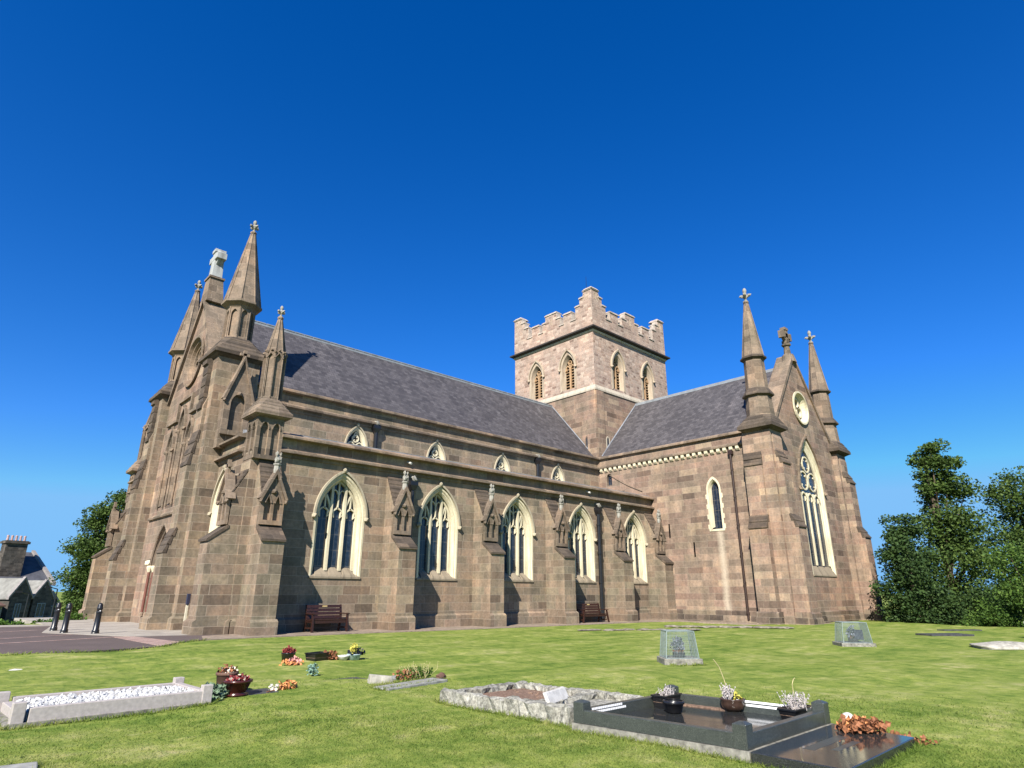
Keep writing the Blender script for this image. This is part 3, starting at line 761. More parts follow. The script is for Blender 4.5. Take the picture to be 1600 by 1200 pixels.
# ---- south and north aisles
def aisle(mir, full):
    fr = mirror_y(S0) if mir else S0
    fw = mirror_y(WA) if mir else WA
    fwb = mirror_y(WB) if mir else WB
    wo = -0.42 if mir else 0.0          # the north aisle stands a little farther west
    fw = Fr((fw.o[0] + wo, fw.o[1]), fw.u, fw.d); fwb = Fr((fwb.o[0] + wo, fwb.o[1]), fwb.u, fwb.d)
    mb = MB()
    fr.wall(mb, [(-3.9 + wo, -1.2), (-3.9 + wo, 6.6), (XT, 6.6), (XT, -1.2)], [shift(AW, 5.0 * i) for i in range(5)], 0.0)
    WWIN = lancet(0.95, 2.4, 4.55, 1.65, 12, 2.62)
    fw.wall(mb, [(0.0, -1.2), (0.0, 6.6), (3.7, 6.6), (3.7, -1.2)], [WWIN], 0.0)
    mb.build('aisle_wall', 'stone', CATH)
    mb = MB(); fr.prof(mb, [(0.03, -1.2), (-0.12, -1.2), (-0.12, 0.50), (0, 0.58), (0.03, 0.58)], -3.9 + wo, XT)
    fw.prof(mb, [(0.03, -1.2), (-0.12, -1.2), (-0.12, 0.50), (0, 0.58), (0.03, 0.58)], -0.12, 3.6); mb.build('aisle_plinth', 'stone', CATH)
    # cornice, parapet, coping
    mb = MB(); fr.prof(mb, [(0.02, 6.50), (-0.05, 6.52), (-0.06, 6.66), (-0.25, 6.665), (-0.26, 6.75), (-0.02, 6.86), (0.02, 6.86)], -2.9, XT)
    fw.prof(mb, [(0.02, 6.50), (-0.05, 6.52), (-0.06, 6.66), (-0.25, 6.665), (-0.26, 6.75), (-0.02, 6.86), (0.02, 6.86)], 0.8, 3.7)
    mb.build('aisle_cornice', 'dress', CATH)
    mb = MB(); fr.prof(mb, [(-0.02, 6.80), (-0.02, 7.28), (0.4, 7.28), (0.4, 6.80)], -2.9, XT)
    fw.prof(mb, [(-0.02, 6.80), (-0.02, 7.28), (0.4, 7.28), (0.4, 6.80)], 0.8, 3.7)
    mb.build('aisle_parapet', 'stone', CATH)
    mb = MB(); fr.prof(mb, [(0.45, 7.24), (-0.26, 7.245), (-0.28, 7.26), (-0.28, 7.34), (0.1, 7.50), (0.45, 7.50)], -2.9, XT)
    fw.prof(mb, [(0.45, 7.24), (-0.26, 7.245), (-0.28, 7.26), (-0.28, 7.34), (0.1, 7.50), (0.45, 7.50)], 0.8, 3.6)
    mb.build('parapet_coping', 'dress', CATH)
    mb = MB(); fr.prof(mb, [(0.42, 7.40), (0.42, 7.52), (4.3, 8.35), (4.3, 7.4)], XW + 0.3, XT)
    mb.build('aisle_roof', 'lead', CATH)
    mb = MB(); fr.prof(mb, [(0.12, 7.495), (0.12, 7.535), (0.44, 7.545), (0.44, 7.495)], XW + 1.2, XT)
    mb.build('lead_flashing', 'ridge', CATH)
    # windows
    for i in range(5 if full else 0): aisle_window(fr, 5.0 * i, CATH)
    w = moulded(fw, 2.62, [(0.95, 2.4, 4.55, 1.65, 0.0), (0.95, 2.4, 4.55, 1.65, -0.012), (0.86, 2.43, 4.55, 1.53, -0.012), (0.82, 2.45, 4.55, 1.48, 0.06), (0.74, 2.5, 4.55, 1.35, 0.16), (0.66, 2.6, 4.55, 1.2, 0.34)], 'cream', CATH, 'window')
    glass(fw, 2.62, 0.68, 4.55, 1.24, 2.5, 0.3, w); tracery3(fw, 2.62, 0.66, 4.5, 1.2, 2.5, 0.3, w); sill(fw, 2.62, 0.95, 0.66, 2.4, 2.7, 0.3, w)
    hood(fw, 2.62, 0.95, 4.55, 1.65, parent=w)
    # buttresses
    if full:
        for i in range(4): aisle_buttress(fr, 2.5 + 5 * i, CATH)
        aisle_buttress(fr, 21.6, CATH, 0.42)
    aisle_buttress(fr, -3.2 + wo, CATH)
    b = aisle_buttress(fwb, 0.5, CATH, 0.42, gable_finial=False)
    mb = MB(); p = fwb.p(0.5, -0.85, 5.75)          # small stone cross on the west gablet
    mb.box(p[0] - 0.06, p[0] + 0.06, p[1] - 0.06, p[1] + 0.06, 5.7, 6.22); mb.box(p[0] - 0.06, p[0] + 0.06, p[1] - 0.2, p[1] + 0.2, 5.93, 6.05); mb.build('finial', 'dress', b)
    # corner pinnacle
    sy = -1 if mir else 1
    px, py = -3.40 + wo, (2 * AX - 0.30 if mir else 0.30)
    mb = MB(); sq(mb, px, py, 0.425, 6.3, 7.92); pn = mb.build('pinnacle', 'dress', CATH)
    mb = MB()
    for nrm in ((-1, 0), (0, -1), (1, 0), (0, 1)):
        f2 = Fr((px + nrm[0] * 0.52, py + nrm[1] * 0.52), (-nrm[1], nrm[0]), (-nrm[0], -nrm[1]))
        f2.wall(mb, [(-0.515, 6.3), (-0.515, 7.95), (0.515, 7.95), (0.515, 6.3)], [lancet(0.155, 6.45, 7.45, 0.27, 6, s * 0.225) for s in (-1, 1)], 0.0, 0.10)
        for s in (-1, 1):
            f2.strip(mb, circ(0.055, s * 0.40, 7.8, 8), 0.03, -0.015, 0.02, True)
            f2.strip(mb, arch(0.16, 7.47, 0.3, 6, s * 0.225), 0.04, -0.03, 0.02)
    mb.build('panelled_base', 'dress', pn)
    mb = MB(); sq(mb, px, py, 0.56, 7.92, 8.0, 0.72); sq(mb, px, py, 0.74, 8.0, 8.10); pyr_steps(mb, px, py, 0.72, 8.12, 0.40, 8.72, 4); mb.build('weathering', 'dress', pn)
    panelled_octagon(px, py, 0.42, 8.68, 10.72, pn, 'octagonal_shaft', gables=True)
    mb = MB()
    for k in range(8):
        a = R(22.5) + k * math.pi / 4
        mb.blob((px + 0.42 * math.cos(a), py + 0.42 * math.sin(a), 10.72), 0.075, k, 1, 0.2)
        mb.blob((px + 0.40 * math.cos(a + R(22.5)), py + 0.40 * math.sin(a + R(22.5)), 10.80), 0.06, k + 9, 1, 0.2)
    mb.build('crocket_ring', 'dress', pn)
    spire(px, py, 0.38, 10.72, 12.38, pn, 0.07)
    floral_finial(px, py, 12.4, 0.55, pn)
aisle(False, True)
aisle(True, False)

# ---- nave: clerestory, roof
for mir in (False, True):
    fr = mirror_y(SC) if mir else SC
    CW = lancet(0.60, 7.6, 8.42, 1.10, 12)
    mb = MB(); fr.wall(mb, [(-2.8, 6.0), (-2.8, 10.6), (XT, 10.6), (XT, 6.0)], [shift(CW, 2.72 + 5 * i) for i in range(4)] if not mir else [], 0.0)
    mb.build('clerestory_wall', 'stone', CATH)
    mb = MB(); fr.prof(mb, [(0.02, 9.60), (-0.06, 9.62), (-0.07, 9.78), (-0.26, 9.785), (-0.27, 9.87), (-0.01, 10.0), (0.02, 10.0)], -2.8, XT)
    mb.build('clerestory_cornice', 'dress', CATH)
    mb = MB(); fr.prof(mb, [(0.3, 10.52), (-0.23, 10.52), (-0.25, 10.54), (-0.25, 10.64), (0.0, 10.74), (0.3, 10.74)], -2.8, XT)
    mb.build('eaves_coping', 'dress', CATH)
    mb = MB(); fr.prof(mb, [(0.28, 10.5), (0.28, 10.80), (4.5, 15.52), (4.5, 15.3)], -3.4, XT)
    mb.build('nave_roof', 'slate', CATH)
mb = MB(); mb.box(-3.4, XT, AX - 0.10, AX + 0.10, 15.42, 15.58)
for k in range(46):
    x = -3.2 + k * 0.55
    mb.box(x, x + 0.5, AX - 0.12, AX + 0.12, 15.56, 15.62)
mb.build('ridge_tiles', 'ridge', CATH)
for i in range(4):
    u = 2.72 + 5 * i
    w = moulded(SC, u, [(0.60, 7.6, 8.42, 1.10, 0.0), (0.60, 7.6, 8.42, 1.10, -0.01), (0.54, 7.6, 8.42, 1.02, -0.01), (0.48, 7.6, 8.42, 0.93, 0.12), (0.45, 7.6, 8.42, 0.88, 0.28)], 'cream', CATH, 'window')
    glass(SC, u, 0.46, 8.42, 0.89, 7.6, 0.24, w)
    mb = MB()
    SC.strip(mb, [(u, 7.6), (u, 8.62)], 0.08, 0.08, 0.22)
    for s in (-1, 1): SC.strip(mb, arch(0.24, 8.4, 0.34, 6, u + s * 0.24), 0.06, 0.09, 0.22)
    SC.strip(mb, circ(0.17, u, 8.92, 14), 0.06, 0.09, 0.22, True)
    for k in range(4):
        a = R(45 + 90 * k); SC.strip(mb, [(u + 0.17 * math.cos(a), 8.92 + 0.17 * math.sin(a)), (u + 0.07 * math.cos(a), 8.92 + 0.07 * math.sin(a))], 0.05, 0.1, 0.22)
    for s in (-1, 1): SC.strip(mb, [(u + s * 0.1, 9.05), (u + s * 0.02, 9.28)], 0.05, 0.1, 0.22)
    mb.build('tracery', 'cream', w)
    hood(SC, u, 0.60, 8.42, 1.10, 0.07, 0.08, parent=w)

# ---- west front of the nave
ZG = 15.95
SL = 1.52                  # slope of the gable coping
hwid = 3.45
gz = lambda y: ZG - abs(y - AX) * SL
DOOR = lancet(1.35, 0.0, 2.55, 2.0, 12, AX)
ROSE = circ(1.25, AX, 12.55, 32)
LAN = [lancet(0.42, 5.35, 9.0 if k == 0 else 8.15, 0.95, 8, AX + k * 1.45) for k in (-1, 0, 1)]
mb = MB()
out = [(AX - hwid, -1.2), (AX - hwid, gz(AX - hwid)), (AX, ZG), (AX + hwid, gz(AX + hwid)), (AX + hwid, -1.2)]
WN.wall(mb, out, [DOOR, ROSE] + LAN, 0.0)
WN.wall(mb, out, [], 1.0)
mb.build('west_wall', 'transept_stone', CATH)
mb = MB()
for s in (-1, 1):
    pts = [(AX + s * (hwid - 0.0), gz(AX + hwid) ), (AX, ZG)]
    a, b = pts
    poly = [(a[0], a[1] - 0.02), (b[0], b[1] - 0.02), (b[0], b[1] + 0.30), (a[0] + s * 0.05, a[1] + 0.28)]
    WN.ext(mb, poly, -0.14, 1.25)
mb.build('gable_coping', 'dress', CATH)
w = moulded(WN, AX, [(1.35, 0, 2.55, 2.0, 0.0), (1.35, 0, 2.55, 2.0, -0.02), (1.24, 0, 2.55, 1.86, -0.02), (1.20, 0, 2.55, 1.8, 0.10), (1.10, 0, 2.55, 1.66, 0.10), (1.06, 0, 2.55, 1.6, 0.25), (0.95, 0, 2.55, 1.45, 0.25), (0.85, 0, 2.55, 1.3, 0.5)], 'dress', CATH, 'west_door')
mb = MB(); WN.wall(mb, lancet(0.87, 0, 2.55, 1.34, 10, AX), [], 0.48); mb.build('door_leaf', 'redcol', w)
mb = MB()
for s in (-1, 1):
    for off, dd in ((1.27, -0.02), (1.13, 0.13), (1.0, 0.28)):
        p0 = WN.p(AX + s * off, dd, 0.55); p1 = WN.p(AX + s * off, dd, 2.35)
        mb.tube(p0, p1, 0.065, 0.065, 10)
mb.build('column', 'redcol', w)
mb = MB()
for off, dd, rr in ((1.27, -0.02, 1.9), (1.13, 0.13, 1.7), (1.0, 0.28, 1.5)):
    A = arch(off, 2.55, rr, 12, AX); mb.path([WN.p(a, dd, b) for a, b in A], 0.06, 8)
mb.build('archivolt', 'dress', w)
mb = MB()
for s in (-1, 1):
    for off, dd in ((1.27, -0.02), (1.13, 0.13), (1.0, 0.28)):
        mb = MB(); mb.lathe(*WN.p(AX + s * off, dd, 0)[:2], [(0.07, 2.33), (0.13, 2.5), (0.14, 2.58), (0.10, 2.62)], 8); mb.build('capital', 'cream', w)
        mb = MB(); mb.lathe(*WN.p(AX + s * off, dd, 0)[:2], [(0.12, 0.4), (0.11, 0.52), (0.07, 0.58)], 8); mb.build('column_base', 'dress', w)
    mb = MB(); mb.blob(WN.p(AX + s * 1.42, -0.08, 2.75), 0.16, 3, 1, 0.2); mb.build('label_stop', 'cream', w)
for k in (-1, 0, 1):
    u = AX + k * 1.45; zs = 9.0 if k == 0 else 8.15
    w = moulded(WN, u, [(0.42, 5.35, zs, 0.95, 0.0), (0.42, 5.35, zs, 0.95, -0.02), (0.36, 5.4, zs, 0.85, -0.02), (0.30, 5.5, zs, 0.74, 0.12), (0.22, 5.6, zs, 0.6, 0.3)], 'dress', CATH, 'west_lancet')
    glass(WN, u, 0.24, zs, 0.62, 5.4, 0.26, w)
    hood(WN, u, 0.44, zs, 1.0, 0.11, 0.12, 'dress', w)
    mb = MB()
    for s in (-1, 1):
        mb.tube(WN.p(u + s * 0.47, -0.05, 5.3), WN.p(u + s * 0.47, -0.05, zs - 0.15), 0.055, 0.055, 8)
        mb.lathe(*WN.p(u + s * 0.47, -0.05, 0)[:2], [(0.06, zs - 0.2), (0.12, zs - 0.06), (0.12, zs)], 8)
    mb.build('shaft', 'dress', w)
def ring_mould(fr, u, z, secs, mat, parent, name, n=32):
    mb = MB(); fr.rings(mb, [(circ(r, u, z, n), d) for r, d in secs], True); return mb.build(name, mat, parent)
w = ring_mould(WN, AX, 12.55, [(1.25, 0.0), (1.36, -0.05), (1.36, -0.12), (1.24, -0.12), (1.16, 0.05), (1.08, 0.05), (1.02, 0.2), (0.92, 0.2), (0.86, 0.42)], 'dress', CATH, 'rose_window')
mb = MB(); WN.wall(mb, circ(0.9, AX, 12.55, 28), [], 0.4); mb.build('glass', 'glass', w)
mb = MB(); WN.strip(mb, circ(0.3, AX, 12.55, 16), 0.08, 0.26, 0.41, True)
for k in range(6):
    a = k * math.pi / 3; WN.strip(mb, circ(0.26, AX + 0.57 * math.cos(a), 12.55 + 0.57 * math.sin(a), 14), 0.075, 0.26, 0.41, True)
mb.build('tracery', 'dress', w)
mb = MB()
WN.prof(mb, [(0.02, 4.78), (-0.10, 4.82), (-0.12, 4.90), (0.02, 5.05)], AX - 3.0, AX + 3.0)
mb.build('string_course', 'dress', CATH)
mb = MB(); WN.strip(mb, [(AX - 2.7, 9.62), (AX - 1.05, 9.62), (AX - 1.05, 10.55), (AX + 1.05, 10.55), (AX + 1.05, 9.62), (AX + 2.7, 9.62)], 0.14, -0.13, 0.02); mb.build('label_mould', 'dress', CATH)
# cross on the west gable
mb = MB()
mb.loft([[(XN - 0.12, AX - 0.55, 15.8), (XN + 0.72, AX - 0.55, 15.8), (XN + 0.72, AX + 0.55, 15.8), (XN - 0.12, AX + 0.55, 15.8)], [(XN - 0.08, AX - 0.36, 17.2), (XN + 0.58, AX - 0.36, 17.2), (XN + 0.58, AX + 0.36, 17.2), (XN - 0.08, AX + 0.36, 17.2)]])
sqz = [(-0.14, -0.44), (0.64, -0.44), (0.64, 0.44), (-0.14, 0.44)]
mb.prism([(XN + a, AX + b, 17.2) for a, b in sqz], [(XN + a, AX + b, 17.30) for a, b in sqz])
ped = mb.build('gable_pedestal', 'dress', CATH)
mb = MB(); cx0, cx1 = XN - 0.02, XN + 0.52
mb.loft([[(cx0, AX - 0.30, 17.3), (cx1, AX - 0.30, 17.3), (cx1, AX + 0.30, 17.3), (cx0, AX + 0.30, 17.3)], [(cx0 + 0.05, AX - 0.22, 18.95), (cx1 - 0.05, AX - 0.22, 18.95), (cx1 - 0.05, AX + 0.22, 18.95), (cx0 + 0.05, AX + 0.22, 18.95)]])
mb.box(cx0 + 0.02, cx1 - 0.02, AX - 0.62, AX + 0.62, 18.32, 18.66)
mb.box(cx0 - 0.01, cx1 + 0.01, AX - 0.26, AX + 0.26, 18.82, 19.0)
WN.strip(mb, circ(0.44, AX, 18.48, 24), 0.13, 0.10, 0.40, True)
mb.build('cross', 'white_cross', ped, bevel=0.015)

# piers with big pinnacles at the nave corners
def nave_pier(mir):
    px = -3.72; py = 2 * AX - 4.5 if mir else 4.5
    sg = -1 if mir else 1
    F = (lambda f: mirror_y(f)) if mir else (lambda f: f)
    fw = F(Fr((px - 0.92, 4.5), (0, 1), (1, 0))); fs = F(Fr((px, 4.5 - 0.92), (1, 0), (0, 1)))
    mb = MB(); sq(mb, px, py, 0.92, -1.2, 11.45); pier = mb.build('corner_pier', 'stone', CATH)
    mb = MB(); sq(mb, px, py, 1.06, -1.2, 0.50); sq(mb, px, py, 1.06, 0.50, 0.58, 0.94); mb.build('plinth', 'stone', pier)
    mb = MB(); sq(mb, px, py, 0.94, 11.30, 11.45, 1.12); sq(mb, px, py, 1.16, 11.45, 11.58)
    pyr_steps(mb, px, py, 1.12, 11.62, 0.62, 12.45, 4); mb.build('weathering', 'weather', pier)
    panelled_octagon(px, py, 0.62, 12.42, 14.05, pier, 'octagonal_lantern', deep=0.10, gables=False)
    mb = MB(); mb.lathe(px, py, [(0.62, 13.98), (0.70, 14.10), (0.90, 14.22), (0.90, 14.32), (0.80, 14.38)], 8, R(22.5)); mb.build('spire_cornice', 'dress', pier)
    spire(px, py, 0.82, 14.35, 18.3, pier, 0.10)
    floral_finial(px, py, 18.3, 0.72, pier)
    # west buttress in three stages
    b = MB(); hw = 0.45
    x = lambda X: X - (px - 0.92)
    fw.prof(b, [(0.03, -1.2), (x(-5.33), -1.2), (x(-5.33), 2.95), (x(-5.02), 3.85), (x(-5.02), 6.5), (x(-4.78), 7.95), (x(-4.78), 9.1), (0.03, 9.6)], -hw, hw)
    bo = b.build('west_buttress', 'stone', pier)
    b = MB(); fw.prof(b, [(0.02, -1.2), (x(-5.47), -1.2), (x(-5.47), 0.50), (x(-5.33), 0.585), (0.02, 0.585)], -hw - 0.1, hw + 0.1); b.build('plinth', 'stone', pier)
    for (xa, za, xb, zb, k) in ((-5.33, 2.95, -5.02, 3.9, 3), (-5.02, 6.5, -4.78, 8.0, 3)):
        b = MB()
        for i in range(k):
            t0, t1 = i / k, (i + 1) / k
            d0 = x(xa + (xb - xa) * t0); d1 = x(xa + (xb - xa) * t1); z0 = za + (zb - za) * t0; z1 = za + (zb - za) * t1
            fw.prof(b, [(d0 - 0.035, z0 - 0.02), (d0 - 0.035, z0 + 0.03), (d1, z1 + 0.03), (d1 + 0.05, z1), (d0 + 0.1, z0 - 0.02)], -hw - 0.02, hw + 0.02)
        b.build('weathering', 'weather', pier)
    # head of the west buttress: stepped strip with gablet
    b = MB()
    fw.prof(b, [(0.0, 9.0), (x(-4.86), 9.0), (x(-4.86), 9.25), (x(-4.8), 9.3), (x(-4.8), 11.0), (x(-4.9), 11.05), (x(-4.9), 11.25), (0.0, 11.35)], -0.30, 0.30)
    for i in range(3):
        fw.prof(b, [(0.0, 9.5 + i * 0.55), (x(-4.825), 9.5 + i * 0.55), (x(-4.805), 9.98 + i * 0.55), (0.0, 9.98 + i * 0.55)], -0.31, 0.31)
    b.build('buttress_head', 'weather', pier)
    # south-facing gabled niche above the aisle roof
    b = MB(); fs.prof(b, [(0.03, 7.2), (-0.42, 7.2), (-0.42, 9.35), (0.03, 9.35)], -0.55, 0.55)
    b.prism([fs.p(-0.55, -0.42, 9.3), fs.p(0.55, -0.42, 9.3), fs.p(0, -0.42, 11.1)], [fs.p(-0.55, 0.02, 9.3), fs.p(0.55, 0.02, 9.3), fs.p(0, 0.02, 11.1)])
    b.build('niche', 'dress', pier)
    g = gablet_plate(fs, 0, 0.55, 7.75, 9.35, 11.2, -0.62, pier, 'niche_gablet', lights=1, body_d=0.16)
    b = MB(); p = fs.p(0, -0.55, 0)
    b.box(p[0] - 0.07, p[0] + 0.07, p[1] - 0.06, p[1] + 0.06, 11.15, 11.6); b.box(p[0] - 0.2, p[0] + 0.2, p[1] - 0.06, p[1] + 0.06, 11.34, 11.46); b.build('niche_cross', 'dress', pier)
nave_pier(False)
nave_pier(True)

# ---- tower
tx0, tx1, ty0, ty1 = 22.0, 32.0, 4.2, 13.2
TW = Fr((tx0, 0), (0, 1), (1, 0)); TS = Fr((0, ty0), (1, 0), (0, 1)); TN = Fr((0, ty1), (1, 0), (0, -1)); TE = Fr((tx1, 0), (0, 1), (-1, 0))
mb = MB()
mb.prism([(tx0, ty0, 0), (tx1, ty0, 0), (tx1, ty1, 0), (tx0, ty1, 0)], [(tx0, ty0, 15.95), (tx1, ty0, 15.95), (tx1, ty1, 15.95), (tx0, ty1, 15.95)])
tower = mb.build('tower', 'transept_stone', CATH)
mb = MB()
for fr, a, b in ((TW, ty0, ty1), (TS, tx0, tx1), (TN, tx0, tx1), (TE, ty0, ty1)):
    for u in (a, b):
        e = 0.45 if u == a else -0.45
        if fr in (TW, TS): mb = MB(); fr.strip(mb, [(u + e, 10), (u + e, 15.9)], 0.9 if fr is TW else 0.888, -0.05, 0.02); mb.build('corner_strip', 'transept_stone', tower)
ins = 0.10
BW = lancet(0.62, 16.55, 18.35, 1.12, 10)
mb = MB()
wins = {'W': (Fr((tx0 + ins, 0), (0, 1), (1, 0)), ty0 + ins, ty1 - ins, (6.95, 10.45)), 'S': (Fr((0, ty0 + ins), (1, 0), (0, 1)), tx0 + ins, tx1 - ins, (25.02, 28.95)),
        'N': (Fr((0, ty1 - ins), (1, 0), (0, -1)), tx0 + ins, tx1 - ins, ()), 'E': (Fr((tx1 - ins, 0), (0, 1), (-1, 0)), ty0 + ins, ty1 - ins, ())}
for k, (fr, a, b, us) in wins.items():
    fr.wall(mb, [(a, 15.9), (a, 21.0), (b, 21.0), (b, 15.9)], [shift(BW, u) for u in us], 0.0)
mb.build('belfry_wall', 'tower_stone', tower)
mb = MB()
def box_ring(mb, h, z0, z1, h1=None):
    h1 = h if h1 is None else h1
    mb.loft([[(tx0 - h, ty0 - h, z0), (tx1 + h, ty0 - h, z0), (tx1 + h, ty1 + h, z0), (tx0 - h, ty1 + h, z0)], [(tx0 - h1, ty0 - h1, z1), (tx1 + h1, ty0 - h1, z1), (tx1 + h1, ty1 + h1, z1), (tx0 - h1, ty1 + h1, z1)]])
box_ring(mb, 0.07, 15.92, 16.05); box_ring(mb, 0.07, 16.05, 16.36, -0.09); mb.build('string_course', 'band', tower)
mb = MB(); box_ring(mb, -0.05, 20.72, 20.80, 0.0); box_ring(mb, 0.0, 20.80, 20.88, 0.02); mb.build('cornice_bed', 'band', tower)
mb = MB(); box_ring(mb, 0.03, 20.86, 20.98, 0.22); box_ring(mb, 0.24, 20.98, 21.10); box_ring(mb, 0.22, 21.10, 21.22, 0.02); mb.build('cornice', 'cornice_dark', tower)
for k, (fr, a, b, us) in wins.items():
    for u in us:
        w = moulded(fr, u, [(0.62, 16.55, 18.35, 1.12, 0.0), (0.86, 16.42, 18.35, 1.5, -0.001), (0.86, 16.42, 18.35, 1.5, -0.03), (0.64, 16.55, 18.35, 1.15, -0.03), (0.60, 16.58, 18.35, 1.08, 0.08), (0.52, 16.6, 18.35, 0.95, 0.34)], 'tower_dress', tower, 'belfry_window')
        hood(fr, u, 0.80, 18.35, 1.42, 0.12, 0.15, 'tower_dress', w)
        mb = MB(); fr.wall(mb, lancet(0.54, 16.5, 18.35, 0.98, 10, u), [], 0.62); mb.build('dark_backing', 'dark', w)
        for i in range(8):
            mb = MB(); z = 16.72 + i * 0.235
            fr.prof(mb, [(0.30, z - 0.05), (0.30, z), (0.56, z + 0.12), (0.56, z + 0.07)], u - 0.52, u + 0.52)
            mb.build('louvre', 'louvre', w)
        mb = MB()
        fr.strip(mb, [(u, 16.55), (u, 18.5)], 0.13, 0.22, 0.36)
        for s in (-1, 1):
            fr.strip(mb, arch(0.25, 18.2, 0.45, 8, u + s * 0.26), 0.075, 0.24, 0.36)
            fr.strip(mb, [(u + s * 0.48, 18.35), (u + s * 0.40, 18.28), (u + s * 0.42, 18.5)], 0.05, 0.25, 0.36)
            fr.strip(mb, [(u, 18.5), (u + s * 0.22, 18.95)], 0.07, 0.24, 0.36)
        fr.strip(mb, circ(0.14, u, 18.92, 12), 0.05, 0.24, 0.36, True)
        mb.build('tracery', 'louvre', w)
# stepped Irish battlements
def profile(L):
    c = L / 2
    k = (L - 9.0) / 4
    P = [(0, 24.35), (0.85, 24.35), (0.85, 23.85), (1.25, 23.85), (1.25, 23.25), (1.70, 23.25), (1.70, 22.2), (2.2 + k * 0.4, 22.2), (2.2 + k * 0.4, 23.0), (3.05 + k, 23.0), (3.05 + k, 22.2), (3.5 + k * 1.5, 22.2), (3.5 + k * 1.5, 22.95), (c - 0.62, 22.95), (c - 0.62, 23.55)]
    return P + [(L - a, z) for a, z in P[::-1]]
for name, fr, a, b in (('w', Fr((tx0 + 0.06, 0), (0, 1), (1, 0)), ty0 + 0.06, ty1 - 0.06), ('s', Fr((0, ty0 + 0.06), (1, 0), (0, 1)), tx0 + 0.06, tx1 - 0.06), ('n', Fr((0, ty1 - 0.06), (1, 0), (0, -1)), tx0 + 0.06, tx1 - 0.06), ('e', Fr((tx1 - 0.06, 0), (0, 1), (-1, 0)), ty0 + 0.06, ty1 - 0.06)):
    a += 0.004; b -= 0.004; dz = 0.0 if name in 'we' else 0.004
    L = b - a; P = [(q, z - dz) for q, z in profile(L)]
    mb = MB(); fr.ext(mb, [(a, 21.15)] + [(a + q, z) for q, z in P] + [(b, 21.15)], 0.0, 0.55)
    bt = mb.build('battlement', 'tower_stone', tower)
    mb = MB()
    for (q0, z0), (q1, z1) in zip(P[:-1], P[1:]):
        if z0 == z1:
            fr.box(mb, a + q0 - (0.06 if q0 > 0.1 else 0.02), a + q1 + (0.06 if q1 < L - 0.1 else 0.02), -0.06, 0.62, z0, z0 + 0.09)
            if z0 > 22.5: fr.box(mb, a + q0 - 0.0, a + q1 + 0.0, 0.0, 0.5, z0 + 0.088, z0 + 0.16)
        else:
            qq = q0; s = 1 if z1 > z0 else -1
            fr.box(mb, a + qq - (0.045 if s > 0 else -0.002), a + qq + (0.045 if s < 0 else -0.002), 0.03, 0.52, min(z0, z1), max(z0, z1))
    mb.build('battlement_coping', 'merlon_stone', bt)
    for q in (0.42, 0.78, L / 2, L - 0.42, L - 0.78):
        zz = 23.6 if q != L / 2 else 22.6
        mb = MB(); fr.strip(mb, lancet(0.085, zz, zz + 0.42, 0.14, 5, a + q), 0.03, -0.03, 0.01); mb.build('slit_panel', 'tower_dress', bt)
mb = MB()
for x, y in ((tx0, ty0), (tx0, ty1), (tx1, ty0), (tx1, ty1)):
    ox = 0.46 if x == tx0 else -0.46; oy = 0.46 if y == ty0 else -0.46
    sq(mb, x + ox, y + oy, 0.50, 24.42, 24.62, 0.34)
mb.build('corner_cap', 'merlon_stone', tower)
mb = MB(); mb.tube((tx0 + 0.5, ty0 + 0.9, 24.4), (tx0 + 0.5, ty0 + 0.9, 25.9), 0.02, 0.012, 6); mb.build('lightning_rod', 'iron', tower)
for fr, u in ((TW, 5.15), (TS, 23.2)):
    mb = MB(); fr.strip(mb, lancet(0.17, 11.25, 12.2, 0.26, 6, u), 0.09, -0.03, 0.02); sw = mb.build('slit_window', 'band' if fr is TS else 'dress', tower)
    mb = MB(); fr.wall(mb, lancet(0.14, 11.2, 12.2, 0.24, 6, u), [], -0.006); mb.build('glass', 'glass', sw)

# ---- south transept
YB = 4.2
mb = MB()
LT = lancet(0.47, 5.05, 7.45, 0.78, 10, -4.55)
SM = lancet(0.22, 8.6, 9.15, 0.3, 6, 3.33)
SL1 = [(-2.96, 3.55), (-2.96, 4.42), (-2.86, 4.42), (-2.86, 3.55)]
SL2 = [(-1.30, 4.75), (-1.30, 5.62), (-1.20, 5.62), (-1.20, 4.75)]
for mx_ in (False, True):
    fr = mirror_x(WT) if mx_ else WT
    fr.wall(mb, [(YT, -1.5), (YT, 10.6), (YB, 10.6), (YB, -1.5)], [] if mx_ else [LT, SM, SL1, SL2], 0.0)
SWIN = lancet(1.75, 2.45, 7.45, 3.30, 14, TX)
OC = circ(1.0, TX, 12.75, 28)
zt = 16.2; hw = 4.95; slp = 1.27
tz = lambda x: zt - abs(x - TX) * slp
out = [(TX - hw, -1.5), (TX - hw, 10.6)] + [(TX - 4.3, tz(TX - 4.3)), (TX, zt), (TX + 4.3, tz(TX + 4.3))] + [(TX + hw, 10.6), (TX + hw, -1.5)]
ST.wall(mb, out, [SWIN, OC], 0.0)
ST.wall(mb, out, [], 0.8)
mb.build('transept_wall', 'transept_stone', CATH)
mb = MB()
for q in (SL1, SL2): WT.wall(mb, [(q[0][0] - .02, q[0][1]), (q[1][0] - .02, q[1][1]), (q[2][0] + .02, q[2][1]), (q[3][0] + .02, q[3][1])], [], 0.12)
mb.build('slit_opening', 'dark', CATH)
mb = MB()
for mx_ in (False, True):
    fr = mirror_x(WT) if mx_ else WT
    fr.prof(mb, [(0.03, -1.5), (-0.14, -1.5), (-0.14, 0.22), (-0.10, 0.24), (-0.10, 0.50), (0, 0.56), (0.03, 0.56)], YT, YB if mx_ else 0.0)
ST.prof(mb, [(0.03, -1.5), (-0.14, -1.5), (-0.14, 0.22), (-0.10, 0.24), (-0.10, 0.50), (0, 0.56), (0.03, 0.56)], TX - hw, TX + hw)
